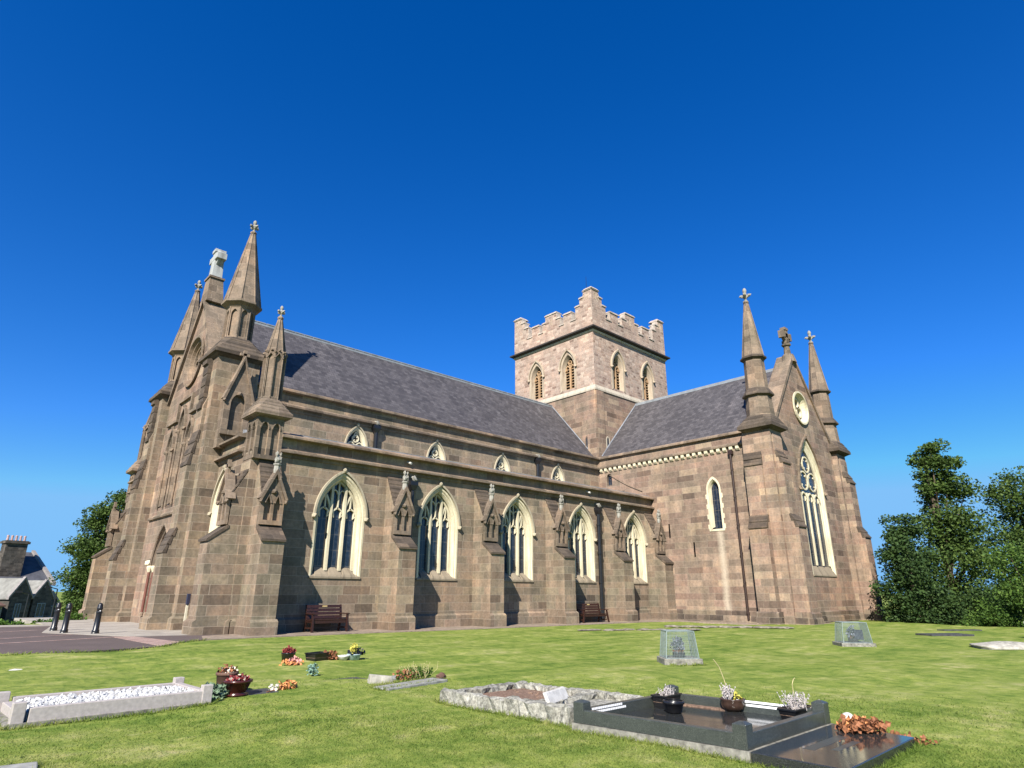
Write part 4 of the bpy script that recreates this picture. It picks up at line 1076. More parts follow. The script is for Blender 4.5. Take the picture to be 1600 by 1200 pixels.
mb.build('transept_plinth', 'plinth_stone', CATH)
mb = MB()
for mx_ in (False, True):
    fr = mirror_x(WT) if mx_ else WT
    mb = MB(); fr.prof(mb, [(0.02, 9.84), (-0.17, 9.84), (-0.19, 9.90), (-0.19, 9.97), (-0.01, 10.06), (0.02, 10.06)], YT, YB); mb.build('transept_cornice', 'dress', CATH)
mb = MB()
for mx_ in (False, True):
    fr = mirror_x(WT) if mx_ else WT
    mb = MB(); fr.prof(mb, [(0.3, 10.52), (-0.16, 10.52), (-0.18, 10.54), (-0.18, 10.64), (0.0, 10.74), (0.3, 10.74)], YT, YB - 0.05); mb.build('transept_eaves', 'dress', CATH)
proto = MB(); WT.prof(proto, [(0.02, 9.56), (-0.06, 9.56), (-0.15, 9.66), (-0.15, 9.838), (0.02, 9.838)], -0.105, 0.105)
c0 = proto.build('corbel', 'cream', CATH)
for k in range(26):
    o = c0 if k == 0 else c0.copy()
    if k: COL.objects.link(o); o.parent = CATH
    o.location = (0, 3.95 - k * 0.415, 0)
for mx_ in (False, True):
    fr = mirror_x(WT) if mx_ else WT
    mb = MB(); fr.prof(mb, [(0.28, 10.5), (0.28, 10.80), (4.95, 15.70), (4.95, 15.5)], YT + 0.7, YB)
    mb.build('transept_roof', 'slate', CATH)
mb = MB(); mb.box(TX - 0.11, TX + 0.11, YT + 0.7, YB, 15.6, 15.80); mb.build('transept_ridge', 'ridge', CATH)
# lead valleys against the tower
mb = MB()
mb.tube((XT - 0.03, 4.55, 10.85), (XT - 0.03, AX, 15.6), 0.05, 0.05, 6); mb.tube((22.35, YB - 0.03, 10.85), (TX, YB - 0.03, 15.78), 0.05, 0.05, 6); mb.build('roof_flashing', 'lead', CATH)
mb = MB()
for s in (-1, 1):
    a = (TX + s * 4.35, tz(TX + 4.35)); b = (TX, zt)
    ST.ext(mb, [(a[0], a[1] - 0.03), (b[0], b[1] - 0.03), (b[0], b[1] + 0.28), (a[0] + s * 0.04, a[1] + 0.26)], -0.10, 1.0)
mb.build('transept_gable_coping', 'dress', CATH)
# west lancet of the transept
w = moulded(WT, -4.55, [(0.47, 5.05, 7.45, 0.78, 0.0), (0.47, 5.05, 7.45, 0.78, -0.015), (0.36, 5.1, 7.45, 0.62, -0.015), (0.30, 5.2, 7.45, 0.5, 0.12), (0.25, 5.25, 7.45, 0.44, 0.3)], 'cream', CATH, 'window')
glass(WT, -4.55, 0.27, 7.45, 0.48, 5.1, 0.26, w)
mb = MB()
for i in range(8):
    for s in (-1, 1):
        z = 5.1 + i * 0.30; e = 0.06 if i % 2 else 0.02
        if i % 2 == 0: WT.box(mb, -4.55 + s * 0.47 - (0.0 if s > 0 else 0.09), -4.55 + s * 0.47 + (0.09 if s > 0 else 0.0), -0.014, 0.03, z, z + 0.28)
WT.box(mb, -4.55 - 0.5, -4.55 + 0.5, -0.03, 0.2, 4.98, 5.10)
mb.build('quoin', 'cream', w)
w = moulded(WT, 3.33, [(0.22, 8.6, 9.15, 0.3, 0.0), (0.22, 8.6, 9.15, 0.3, 0.2)], 'dress', CATH, 'window')
glass(WT, 3.33, 0.22, 9.15, 0.3, 8.6, 0.18, w)
# great south window
ao, zb, zs, h = 1.75, 2.45, 7.45, 3.30
w = moulded(ST, TX, [(ao, zb, zs, h, 0.0), (ao, zb, zs, h, -0.015), (ao - 0.12, zb + 0.1, zs, h - 0.18, -0.015), (ao - 0.18, zb + 0.2, zs, h - 0.28, 0.09), (ao - 0.26, zb + 0.25, zs, h - 0.4, 0.08), (1.42, zb + 0.6, zs, 2.74, 0.16), (1.40, zb + 0.68, zs, 2.70, 0.25)], 'cream', CATH, 'window')
glass(ST, TX, 1.41, zs, 2.72, zb + 0.5, 0.22, w)
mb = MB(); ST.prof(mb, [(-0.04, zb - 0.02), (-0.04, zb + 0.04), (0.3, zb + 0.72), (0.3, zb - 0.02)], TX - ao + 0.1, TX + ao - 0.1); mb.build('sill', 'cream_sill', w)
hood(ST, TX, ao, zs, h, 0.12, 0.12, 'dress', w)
mb = MB(); d0, d1 = 0.15, 0.235
for x in (-0.465, 0.465): ST.strip(mb, [(TX + x, zb + 0.6), (TX + x, 7.3)], 0.11, d0 - 0.02, d1)
for c in (-0.93, 0, 0.93):
    ST.strip(mb, arch(0.44, 6.7, 0.60, 8, TX + c), 0.08, d0, d1)
    for s in (-1, 1): ST.strip(mb, [(TX + c + s * 0.38, 6.95), (TX + c + s * 0.2, 6.85), (TX + c + s * 0.24, 7.08)], 0.06, d0 + 0.02, d1)
ST.strip(mb, lancet(1.37, zb + 0.6, zs, 2.66, 16, TX), 0.08, d0, d1)
for c, z, r in ((-0.60, 8.05, 0.56), (0.60, 8.05, 0.56), (0, 9.10, 0.48)):
    ST.strip(mb, circ(r, TX + c, z, 20), 0.085, d0, d1, True)
    for k in range(4):
        a = R(45 + 90 * k); ST.strip(mb, [(TX + c + r * math.cos(a), z + r * math.sin(a)), (TX + c + r * 0.62 * math.cos(a), z + r * 0.62 * math.sin(a))], 0.07, d0 + 0.02, d1)
mb.build('tracery', 'cream', w)
w = ring_mould(ST, TX, 12.75, [(1.0, 0.0), (1.10, -0.04), (1.10, -0.12), (0.98, -0.12), (0.95, 0.0), (0.78, 0.22), (0.72, 0.34)], 'cream', CATH, 'oculus_window')
mb = MB(); ST.wall(mb, circ(0.74, TX, 12.75, 24), [], 0.32); mb.build('glass', 'glass', w)
mb = MB()
for k in range(3):
    a = R(90 + 120 * k); ST.strip(mb, circ(0.33, TX + 0.36 * math.cos(a), 12.75 + 0.36 * math.sin(a), 16), 0.10, 0.16, 0.33, True)
mb.build('tracery', 'cream', w)
# carved stone cross on the transept gable
mb = MB(); yc = YT + 0.25
mb.lathe(TX, yc, [(0.50, zt - 0.3), (0.36, zt + 0.25), (0.22, zt + 0.35), (0.18, zt + 0.85), (0.28, zt + 0.92), (0.30, zt + 1.02), (0.16, zt + 1.08)], 8, R(22.5))
for a, b, c, d in ((-0.15, 0.15, 1.05, 2.15), (-0.60, 0.60, 1.50, 1.80)):
    mb.box(TX + a, TX + b, yc - 0.14, yc + 0.14, zt + c, zt + d)
for cx_, cz_ in ((-0.55, 1.65), (0.55, 1.65), (0, 2.12), (0, 1.15)):
    mb.box(TX + cx_ - (0.09 if abs(cx_) else 0.25), TX + cx_ + (0.09 if abs(cx_) else 0.25), yc - 0.17, yc + 0.17, zt + cz_ - (0.25 if abs(cx_) else 0.09), zt + cz_ + (0.25 if abs(cx_) else 0.09))
fx = Fr((0, yc), (1, 0), (0, 1)); fx.strip(mb, circ(0.38, TX, zt + 1.65, 20), 0.12, -0.1, 0.1, True)
mb.build('gable_cross', 'dress', CATH)
# transept corner piers, buttresses and pinnacles
def transept_pier(mxx):
    G = (lambda f: mirror_x(f)) if mxx else (lambda f: f)
    px = 2 * TX - 22.15 if mxx else 22.15; py = -8.0
    mb = MB(); sq(mb, px, py, 0.72, -1.5, 10.55); pier = mb.build('transept_pier', 'transept_stone', CATH)
    fw = G(Fr((22.15 - 0.72, 0), (0, 1), (1, 0))); fs = G(Fr((0, -8.72), (1, 0), (0, 1)))
    def butt(fr, u, hw, f0, f1, f2):
        b = MB(); fr.prof(b, [(0.05, -1.5), (f0, -1.5), (f0, 4.90), (f1, 5.50), (f1, 8.42), (f2, 9.05), (f2, 9.9), (0.05, 10.4)], u - hw, u + hw); bo = b.build('buttress', 'transept_stone', pier)
        b = MB(); fr.prof(b, [(0.03, -1.5), (f0 - 0.15, -1.5), (f0 - 0.15, 0.24), (f0 - 0.10, 0.26), (f0 - 0.10, 0.50), (f0, 0.57), (0.03, 0.57)], u - hw - 0.1, u + hw + 0.1); b.build('plinth', 'plinth_stone', pier)
        for fa, za, fb_, zb_ in ((f0, 4.86, f1, 5.55), (f1, 8.38, f2, 9.1)):
            b = MB()
            for i in range(2):
                t0, t1 = i / 2, (i + 1) / 2
                d0 = fa + (fb_ - fa) * t0; d1 = fa + (fb_ - fa) * t1; z0 = za + (zb_ - za) * t0; z1 = za + (zb_ - za) * t1
                fr.prof(b, [(d0 - 0.06, z0), (d0 - 0.06, z0 + 0.05), (d1, z1 + 0.05), (d1 + 0.04, z1), (d0 + 0.15, z0)], u - hw - 0.02, u + hw + 0.02)
            b.build('weathering', 'weather', pier)
    butt(fw, -7.55, 0.52, -0.45, -0.12, -0.02)
    butt(fs, 22.12, 0.50, -0.78, -0.42, -0.10)
    mb = MB(); sq(mb, px, py, 0.74, 10.35, 10.50, 1.0); sq(mb, px, py, 1.04, 10.50, 10.66); pyr_steps(mb, px, py, 1.0, 10.68, 0.76, 11.25, 3); mb.build('pier_cornice', 'weather', pier)
    def octo(r0, z0, r1, z1): m2.lathe(px, py, [(r0, z0), (r1, z1)], 8, R(22.5))
    m2 = MB(); octo(0.80, 11.1, 0.72, 12.5); m2.build('lower_drum', 'dress', pier)
    m2 = MB(); m2.lathe(px, py, [(0.74, 12.46), (0.90, 12.54), (0.90, 12.62), (0.66, 13.0)], 8, R(22.5)); m2.build('drum_moulding', 'weather', pier)
    m2 = MB(); octo(0.64, 12.9, 0.58, 14.85); m2.build('upper_drum', 'dress', pier)
    m2 = MB(); m2.lathe(px, py, [(0.60, 14.78), (0.76, 14.90), (0.76, 15.0), (0.6, 15.12)], 8, R(22.5)); m2.build('spire_moulding', 'weather', pier)
    spire(px, py, 0.62, 15.05, 18.75, pier, 0.12)
    floral_finial(px, py, 18.75, 1.0, pier)
transept_pier(False)
transept_pier(True)

# ---- rainwater pipes
def downpipe(fr, u, z0, z1, mat, r=0.075, hop=True, dpt=-0.16):
    mb = MB(); mb.tube(fr.p(u, dpt, z0), fr.p(u, dpt, z1), r, r, 10)
    z = z0 + 0.3
    while z < z1 - 0.3:
        mb.tube(fr.p(u, dpt, z), fr.p(u, dpt, z + 0.10), r * 1.3, r * 1.3, 10); z += 1.6
    o = mb.build('downpipe', mat, CATH)
    if hop:
        mb = MB(); a = fr.p(u, dpt, 0)
        mb.loft([[fr.p(u - 0.09, dpt - 0.09, z1), fr.p(u + 0.09, dpt - 0.09, z1), fr.p(u + 0.09, 0, z1), fr.p(u - 0.09, 0, z1)], [fr.p(u - 0.2, dpt - 0.14, z1 + 0.22), fr.p(u + 0.2, dpt - 0.14, z1 + 0.22), fr.p(u + 0.2, 0, z1 + 0.22), fr.p(u - 0.2, 0, z1 + 0.22)],
                 [fr.p(u - 0.2, dpt - 0.14, z1 + 0.4), fr.p(u + 0.2, dpt - 0.14, z1 + 0.4), fr.p(u + 0.2, 0, z1 + 0.4), fr.p(u - 0.2, 0, z1 + 0.4)]])
        mb.build('hopper', mat, o)
        mb = MB(); mb.blob(fr.p(u, dpt - 0.1, z1 + 0.5), 0.13, 4, 1, 0.25); mb.tube(fr.p(u - 0.05, 0, z1 + 0.62), fr.p(u + 0.02, dpt - 0.12, z1 + 0.55), 0.05, 0.05, 6); mb.build('spout', 'pale_finial', o)
downpipe(S0, 3.35, 0.1, 5.85, 'iron'); downpipe(S0, 16.4, 0.1, 5.85, 'iron', 0.11)
downpipe(SC, 3.72, 8.0, 9.35, 'iron', 0.11, True); downpipe(SC, 15.68, 8.0, 9.35, 'iron', 0.11, True)
downpipe(WT, -5.97, 0.1, 9.55, 'brownpipe', 0.07, False)
mb = MB(); WT.box(mb, -6.1, -5.84, -0.24, -0.02, 9.35, 9.6); mb.build('rainwater_head', 'brownpipe', CATH)
mb = MB(); mb.path([(XT - 0.03, 3.3, 9.35), (XT - 0.03, 2.6, 8.9), (XT - 0.04, 1.6, 8.35), (XT - 0.04, 0.6, 7.9)], 0.025, 5); mb.build('cable', 'dress', CATH)
for u in (3.1, 15.6):
    mb = MB(); mb.tube(S0.p(u, 0, 7.12), S0.p(u + 0.02, -0.28, 7.02), 0.05, 0.05, 8); mb.build('water_spout', 'whitestone', CATH)

# ================================================================ LOOSE OBJECTS
def T2(o, u, v):
    """local (s, t) square to the ground: corner o, side vectors u and v"""
    return lambda s, t, z: (o[0] + u[0] * s + v[0] * t, o[1] + u[1] * s + v[1] * t, z)
def qbox(mb, P, s0, s1, t0, t1, z0, z1):
    mb.prism([P(s0, t0, z0), P(s1, t0, z0), P(s1, t1, z0), P(s0, t1, z0)], [P(s0, t0, z1), P(s1, t0, z1), P(s1, t1, z1), P(s0, t1, z1)])
def rough_bar(mb, P, s0, s1, t0, t1, z0, z1, seed, n=14, amp=0.03):
    """rock-faced kerb: subdivided bar with a broken surface"""
    rr = random.Random(seed); rings = []
    lng = abs(s1 - s0) > abs(t1 - t0)
    for i in range(n + 1):
        t = i / n
        j = lambda: rr.uniform(-amp, amp)
        ring = []
        for a, z in ((0, z0), (0, (z0 + z1) / 2), (0.05, z1 - 0.01), (0.5, z1 + 0.01), (0.95, z1 - 0.01), (1, (z0 + z1) / 2), (1, z0)):
            if lng: s = s0 + (s1 - s0) * t; q = t0 + (t1 - t0) * a + (j() if 0 < i < n else 0)
            else: q = t0 + (t1 - t0) * t; s = s0 + (s1 - s0) * a + (j() if 0 < i < n else 0)
            ring.append(P(s, q, z + (j() * 0.6 if z > z0 else 0)))
        rings.append(ring)
    mb.loft(rings)
def leaves(mb, c, r, n, size, seed=0, sc=(1, 1, 1), up=0.0):
    rr = random.Random(seed)
    for _ in range(n):
        while True:
            p = Vector((rr.uniform(-1, 1), rr.uniform(-1, 1), rr.uniform(-1, 1)))
            if p.length <= 1: break
        d = Vector((rr.gauss(0, 1), rr.gauss(0, 1), rr.gauss(0, 1) + up)).normalized()
        e = d.orthogonal().normalized(); e.rotate(Matrix.Rotation(rr.uniform(0, 6.28), 3, d))
        q = Vector((c[0] + p.x * r * sc[0], c[1] + p.y * r * sc[1], c[2] + p.z * r * sc[2]))
        s = size * rr.uniform(0.6, 1.3); w = e * s * 0.45; f = d * s
        nn = d.cross(e) * s * 0.15
        mb.add([q, q + f * 0.5 + w + nn, q + f, q + f * 0.5 - w + nn], [(0, 1, 2), (0, 2, 3)])
def stems(mb, c, r, h, n, rad, seed=0, lean=0.5):
    rr = random.Random(seed)
    for _ in range(n):
        a = rr.uniform(0, 6.28); q = r * math.sqrt(rr.random())
        p0 = Vector((c[0] + q * math.cos(a), c[1] + q * math.sin(a), c[2]))
        p1 = p0 + Vector((rr.gauss(0, lean) * h * 0.5, rr.gauss(0, lean) * h * 0.5, h * rr.uniform(0.5, 1.0)))
        mid = (p0 + p1) / 2 + Vector((rr.gauss(0, 0.1) * h, rr.gauss(0, 0.1) * h, 0))
        mb.tube(p0, mid, rad, rad * 0.8, 4); mb.tube(mid, p1, rad * 0.8, rad * 0.4, 4)
        for t in (0.5, 0.75, 1.0):
            v = p0.lerp(p1, t); mb.blob(v, rad * rr.uniform(1.0, 1.9), 1, 1, 0.3, (1, 1, 1.5))
def gz(x, y): return float(ground_z(x, y))

# ---- benches
def make_bench(label, loc, rz, L=1.52, splay=0.0):
    b = empty('garden_bench', loc, label, 'bench', 'dark wooden benches along the church wall', rz)
    for i in range(5):
        mb = MB(); y = -0.50 + i * 0.095; mb.box(-L / 2, L / 2, y, y + 0.075, 0.40 + 0.004 * (i - 2) ** 2, 0.43 + 0.004 * (i - 2) ** 2); mb.build('seat_slat', 'wood', b, bevel=0.006)
    for i in range(4):
        mb = MB(); z = 0.47 + i * 0.125; y = -0.045 + i * 0.028
        mb.prism([(-L / 2 + 0.05, y, z), (L / 2 - 0.05, y, z), (L / 2 - 0.05, y + 0.025, z), (-L / 2 + 0.05, y + 0.025, z)],
                 [(-L / 2 + 0.05, y + 0.022, z + 0.10), (L / 2 - 0.05, y + 0.022, z + 0.10), (L / 2 - 0.05, y + 0.047, z + 0.10), (-L / 2 + 0.05, y + 0.047, z + 0.10)]); mb.build('back_slat', 'wood', b)
    for sx in (-1, 1):
        x = sx * (L / 2 - 0.06)
        mb = MB(); q = x + sx * splay; mb.prism([(q - 0.035, -0.56, 0), (q + 0.035, -0.56, 0), (q + 0.035, -0.48, 0), (q - 0.035, -0.48, 0)], [(x - 0.035, -0.52, 0.62), (x + 0.035, -0.52, 0.62), (x + 0.035, -0.45, 0.62), (x - 0.035, -0.45, 0.62)]); mb.build('front_leg', 'wood', b)
        mb = MB(); mb.loft([[(x - 0.03, y0, z), (x + 0.03, y0, z), (x + 0.03, y1, z), (x - 0.03, y1, z)] for y0, y1, z in ((0.10, 0.18, 0), (-0.02, 0.06, 0.42), (0.03, 0.10, 0.7), (0.09, 0.15, 0.96))]); mb.build('back_leg', 'wood', b)
        mb = MB(); mb.box(x - 0.05, x + 0.05, -0.60, 0.06, 0.62, 0.655); mb.build('arm_rest', 'wood', b, bevel=0.006)
        mb = MB(); mb.box(x - 0.025, x + 0.025, -0.5, 0.05, 0.34, 0.398); mb.box(x - 0.025, x + 0.025, -0.47, 0.09, 0.12, 0.17); mb.build('side_rail', 'wood', b)
    mb = MB(); mb.box(-L / 2 + 0.1, L / 2 - 0.1, -0.50, -0.47, 0.31, 0.40); mb.build('front_rail', 'wood', b)
    mb = MB(); mb.box(-L / 2 + 0.1, L / 2 - 0.1, -0.22, -0.18, 0.13, 0.17); mb.build('stretcher', 'wood', b)
    mb = MB(); mb.box(-0.10, 0.10, 0.028, 0.034, 0.875, 0.925); mb.build('plaque', 'brass', b)
    return b
make_bench('dark brown wooden bench against the aisle wall, half in the shadow of the corner buttress', (-0.52, -0.45, 0.07), 0)
make_bench('dark brown bench with splayed legs by the tall black downpipe', (14.80, -0.55, -0.02), R(-3), 1.85, 0.12)

# ---- bollards and sign post
def make_bollard(label, loc):
    b = empty('bollard', loc, label, 'bollard', 'black bollards on the forecourt')
    mb = MB(); mb.lathe(0, 0, [(0.115, 0), (0.115, 0.12), (0.095, 0.14), (0.085, 0.78), (0.095, 0.80), (0.095, 0.84), (0.085, 0.86), (0.083, 0.92), (0.06, 0.975), (0.02, 1.0)], 16); mb.build('post', 'iron', b, smooth=True)
    mb = MB(); mb.lathe(0, 0, [(0.093, 0.66), (0.096, 0.67), (0.096, 0.72), (0.09, 0.73)], 16); mb.build('collar', 'iron', b)
    mb = MB(); mb.lathe(0, 0, [(0.125, 0.0), (0.125, 0.03), (0.118, 0.05)], 16); mb.build('base_ring', 'iron', b)
    mb = MB(); mb.box(-0.02, 0.02, -0.091, -0.085, 0.73, 0.76); mb.build('reflector', 'lettering', b)
    return b
bl = make_bollard('black bollard standing alone in front of the north buttress of the west front', (-7.34, 2.66, 0.10))
dup(bl, (-8.08, 3.70, 0.10), 0, 'black bollard of the close pair by the houses, the one nearer the cathedral')
dup(bl, (-8.16, 5.34, 0.10), 0, 'black bollard of the close pair by the houses, farther back and on the left')
s = empty('sign_post', (-4.93, 1.35, 0.09), 'thin cream post with a small dark box on top, beside the west buttress', 'sign post')
mb = MB(); mb.box(-0.035, 0.035, -0.03, 0.03, 0, 0.95); mb.build('post', 'signcream', s)
mb = MB(); mb.box(-0.055, 0.055, -0.055, 0.045, 0.95, 1.32); mb.build('sign_box', 'signdark', s, bevel=0.01)

# ---- black granite grave, ledger, rough stone grave
SWc = (-6.12, -20.29)
P = T2((0, 0), (1.96, 0.0), (-0.22, 2.0))
gb = empty('granite_grave', (SWc[0], SWc[1], 0), 'black polished granite grave with raised kerbs and corner posts, pots standing on its slab', 'grave')
mb = MB(); qbox(mb, P, -0.012, 1.012, -0.012, 1.012, -0.1, 0.07); mb.build('concrete_base', 'concrete', gb)
mb = MB(); qbox(mb, P, 0.05, 0.505, 0.05, 0.95, 0.066, 0.095); mb.build('ledger_slab', 'granite', gb)
mb = MB(); qbox(mb, P, 0.508, 0.95, 0.05, 0.95, 0.066, 0.095); mb.build('ledger_slab', 'granite', gb)
for a in ((0.06, 0.94, 0.0, 0.045), (0.06, 0.94, 0.955, 1.0), (0.0, 0.045, 0.06, 0.94), (0.955, 1.0, 0.06, 0.94)):
    mb = MB(); qbox(mb, P, *a, 0.071, 0.212); mb.build('kerb', 'granite_rough', gb, bevel=0.006)
for a, b in ((0, 0), (0.94, 0), (0, 0.94), (0.94, 0.94)):
    mb = MB(); mb.loft([[P(a - 0.003, b - 0.003, 0.071), P(a + 0.066, b - 0.003, 0.071), P(a + 0.066, b + 0.066, 0.071), P(a - 0.003, b + 0.066, 0.071)], [P(a - 0.003, b - 0.003, 0.290), P(a + 0.066, b - 0.003, 0.290), P(a + 0.066, b + 0.066, 0.290), P(a - 0.003, b + 0.066, 0.290)], [P(a + 0.02, b + 0.02, 0.312), P(a + 0.043, b + 0.02, 0.312), P(a + 0.043, b + 0.043, 0.312), P(a + 0.02, b + 0.043, 0.312)]])
    mb.build('corner_post', 'granite_rough', gb, bevel=0.005)
rr = random.Random(4)                                    # white engraved lines too small to read
for (x0, x1, z) in ((0.10, 0.38, 0.20), (0.05, 0.42, 0.165)):
    mb = MB(); t = x0
    while t < x1:
        w_ = rr.uniform(0.006, 0.016); mb.prism([P(t, 0.9535, z - 0.012), P(t + w_, 0.9535, z - 0.012), P(t + w_, 0.9535, z + 0.012), P(t, 0.9535, z + 0.012)], [P(t, 0.956, z - 0.012), P(t + w_, 0.956, z - 0.012), P(t + w_, 0.956, z + 0.012), P(t, 0.956, z + 0.012)]); t += w_ + 0.005
    mb.build('inscription', 'lettering', gb)
for (t0, t1, z) in ((0.15, 0.60, 0.215), (0.22, 0.46, 0.175)):
    mb = MB(); mb.prism([P(0.952, t0, z - 0.012), P(0.952, t1, z - 0.012), P(0.952, t1, z + 0.012), P(0.952, t0, z + 0.012)], [P(0.956, t0, z - 0.012), P(0.956, t1, z - 0.012), P(0.956, t1, z + 0.012), P(0.956, t0, z + 0.012)])
    mb.build('inscription', 'lettering', gb)
mb = MB(); qbox(mb, P, 0.90, 0.952, 0.56, 0.93, 0.094, 0.108); mb.build('leaf_litter', 'soil', gb)
st = empty('grave_ledger', (-5.16, -20.77, 0), 'low polished black granite ledger mirroring the sky, in front of the kerbed black grave', 'grave slab')
mb = MB(); mb.prism([(-0.98, -0.43, -0.08), (0.86, -0.42, -0.08), (0.98, 0.435, -0.08), (-1.00, 0.435, -0.08)], [(-0.98, -0.43, 0.078), (0.86, -0.42, 0.078), (0.98, 0.435, 0.078), (-1.00, 0.435, 0.078)]); mb.build('ledger_slab', 'granite', st, bevel=0.008)
mb = MB(); mb.box(-0.5, 0.35, 0.05, 0.16, 0.0775, 0.0790); mb.box(-0.35, 0.2, -0.12, -0.05, 0.0775, 0.0790); mb.build('worn_lettering', 'granite_rough', st)

SWs = (-6.22, -18.10)
P = T2((0, 0), (1.62, 0.0), (-0.10, 2.45))
gs = empty('rough_stone_grave', (SWs[0], SWs[1], 0), 'old grave with rough lichened grey stone kerbs around bare reddish soil', 'grave')
for k, a in enumerate(((0.0, 0.11, 0.0, 0.46), (0.0, 0.10, 0.465, 1.0), (0.105, 1.0, 0.93, 1.0), (0.90, 1.0, 0.0, 0.50), (0.90, 1.0, 0.505, 0.925), (0.115, 0.895, 0.30, 0.385), (0.115, 0.895, 0.0, 0.07))):
    mb = MB(); z1 = (0.185, 0.15, 0.13, 0.15, 0.13, 0.13, 0.11)[k]
    rough_bar(mb, P, *a[:2], *a[2:], -0.12, z1, 40 + k, 13, 0.024); mb.build('kerb', 'roughstone', gs)
mb = MB(); qbox(mb, P, 0.05, 0.95, 0.35, 0.96, 0.0, 0.055)
for k in range(60): mb.blob(P(rng.uniform(0.12, 0.88), rng.uniform(0.40, 0.90), 0.055), rng.uniform(0.01, 0.03), k, 1, 0.3)
mb.build('soil', 'soil', gs)
mb = MB(); qbox(mb, P, 0.08, 0.93, 0.05, 0.33, 0.0, 0.07); mb.build('inner_slab', 'roughstone', gs)
pl = empty('memorial_plaque', (-5.62, -17.36, 0.12), 'small white inscribed plaque leaning on the rough stone kerb beside the black grave', 'plaque', rz=R(18))
mb = MB(); mb.prism([(-0.30, -0.03, 0.0), (0.30, -0.03, 0.0), (0.30, 0.03, 0.0), (-0.30, 0.03, 0.0)], [(-0.30, 0.04, 0.13), (0.30, 0.04, 0.13), (0.30, 0.09, 0.13), (-0.30, 0.09, 0.13)]); mb.build('tablet', 'whitestone', pl, bevel=0.006)
mb = MB(); rr = random.Random(8)
for z, x0, x1 in ((0.09, -0.22, 0.22), (0.045, -0.08, 0.14)):
    x = x0
    while x < x1:
        w_ = rr.uniform(0.012, 0.022); y = -0.03 + 0.07 * z / 0.13
        if rr.random() > 0.15: mb.prism([(x, y - 0.003, z - 0.012), (x + w_, y - 0.003, z - 0.012), (x + w_, y + 0.01, z - 0.012), (x, y + 0.01, z - 0.012)], [(x, y + 0.009, z + 0.012), (x + w_, y + 0.009, z + 0.012), (x + w_, y + 0.02, z + 0.012), (x, y + 0.02, z + 0.012)])
        x += w_ + 0.008
mb.build('inscription', 'greyletter', pl)

# ---- pots standing on the black grave
def pot(name, label, loc, prof, mat, n=18, sx=1, sy=1, rz=0.0, group=None, cat='pot'):
    o = empty(name, loc, label, cat, group, rz)
    mb = MB(); h = prof[-1][1]
    inner = [(r * 0.88, z) for r, z in prof[::-1] if z > h * 0.7]
    mb.lathe(0, 0, prof + inner, n, R(45) if n == 4 else 0, sx, sy); mb.build('pot', mat, o, smooth=(n > 8))
    return o
def trough(name, label, loc, L, W, h, rz, mat='blackplastic'):
    o = empty(name, loc, label, 'planter', 'planters left on the graves', rz)
    mb = MB(); q = 0.85
    def ring(a, b, z): return [(-a, -b, z), (a, -b, z), (a, b, z), (-a, b, z)]
    mb.loft([ring(L * q, W * q, 0), ring(L, W, h), ring(L + 0.012, W + 0.012, h), ring(L + 0.012, W + 0.012, h + 0.018), ring(L - 0.012, W - 0.012, h + 0.018), ring(L - 0.02, W - 0.02, h - 0.03)]); mb.build('trough', mat, o)
    mb = MB(); mb.box(-L * 0.93, L * 0.93, -W * 0.93, W * 0.93, h * 0.5, h - 0.025); mb.build('compost', 'soil', o)
    return o
t = trough('planter', 'small black trough of dried grey heather at the back left of the black grave', (-4.78, -18.50, 0.096), 0.19, 0.10, 0.135, 0.05)
mb = MB(); stems(mb, (-0.02, 0, 0.11), 0.09, 0.15, 26, 0.004, 1); leaves(mb, (0, 0, 0.16), 0.07, 30, 0.025, 3); mb.build('dried_plant', 'dry', t)
t = trough('planter', 'black trough of bushy dried grey heather at the right end of the black grave', (-4.32, -19.98, 0.096), 0.24, 0.10, 0.11, 0.0)
mb = MB(); stems(mb, (0.05, 0, 0.10), 0.13, 0.18, 60, 0.004, 2, 0.55); leaves(mb, (0.05, 0, 0.18), 0.11, 110, 0.026, 4); mb.build('dried_plant', 'dry', t)
mb = MB(); mb.path([(0.0, 0, 0.25), (-0.01, 0, 0.37), (0.04, 0.0, 0.42), (0.08, 0, 0.43)], 0.004, 4); mb.build('straw_stem', 'drystraw', t)
pot('bowl_pot', 'empty black plastic bowl standing alone on the black slab', (-5.08, -18.80, 0.096), [(0.085, 0), (0.10, 0.02), (0.118, 0.10), (0.132, 0.105), (0.135, 0.135), (0.125, 0.14)], 'blackplastic', group='planters left on the graves')
t = pot('bowl_pot', 'brown glazed bowl with dead grey plant and one long straw stem, on the black slab', (-4.40, -19.22, 0.096), [(0.085, 0), (0.13, 0.035), (0.15, 0.085), (0.14, 0.12), (0.158, 0.135), (0.15, 0.145)], 'brownglaze', group='planters left on the graves')
mb = MB(); mb.lathe(0, 0, [(0.05, 0.10), (0.135, 0.115), (0.02, 0.122)], 16); mb.build('compost', 'soil', t)
mb = MB(); stems(mb, (-0.08, 0.02, 0.11), 0.045, 0.20, 34, 0.005, 5, 0.4); leaves(mb, (-0.08, 0.02, 0.22), 0.06, 80, 0.026, 6, (1, 1, 1.4)); mb.build('dried_plant', 'dry', t)
mb = MB(); leaves(mb, (0.05, 0.0, 0.15), 0.08, 30, 0.05, 7, (1, 1, 0.5)); mb.build('yellow_leaf', 'yellowpetal', t)
mb = MB(); mb.path([(-0.05, 0.02, 0.2), (-0.07, 0.05, 0.36), (-0.12, 0.07, 0.5), (-0.20, 0.10, 0.60)], 0.0045, 4); mb.build('straw_stem', 'drystraw', t)
t = empty('round_stone', (-4.05, -20.45, 0.078), 'smooth white round stone beside the withered leaf spray', 'stone')
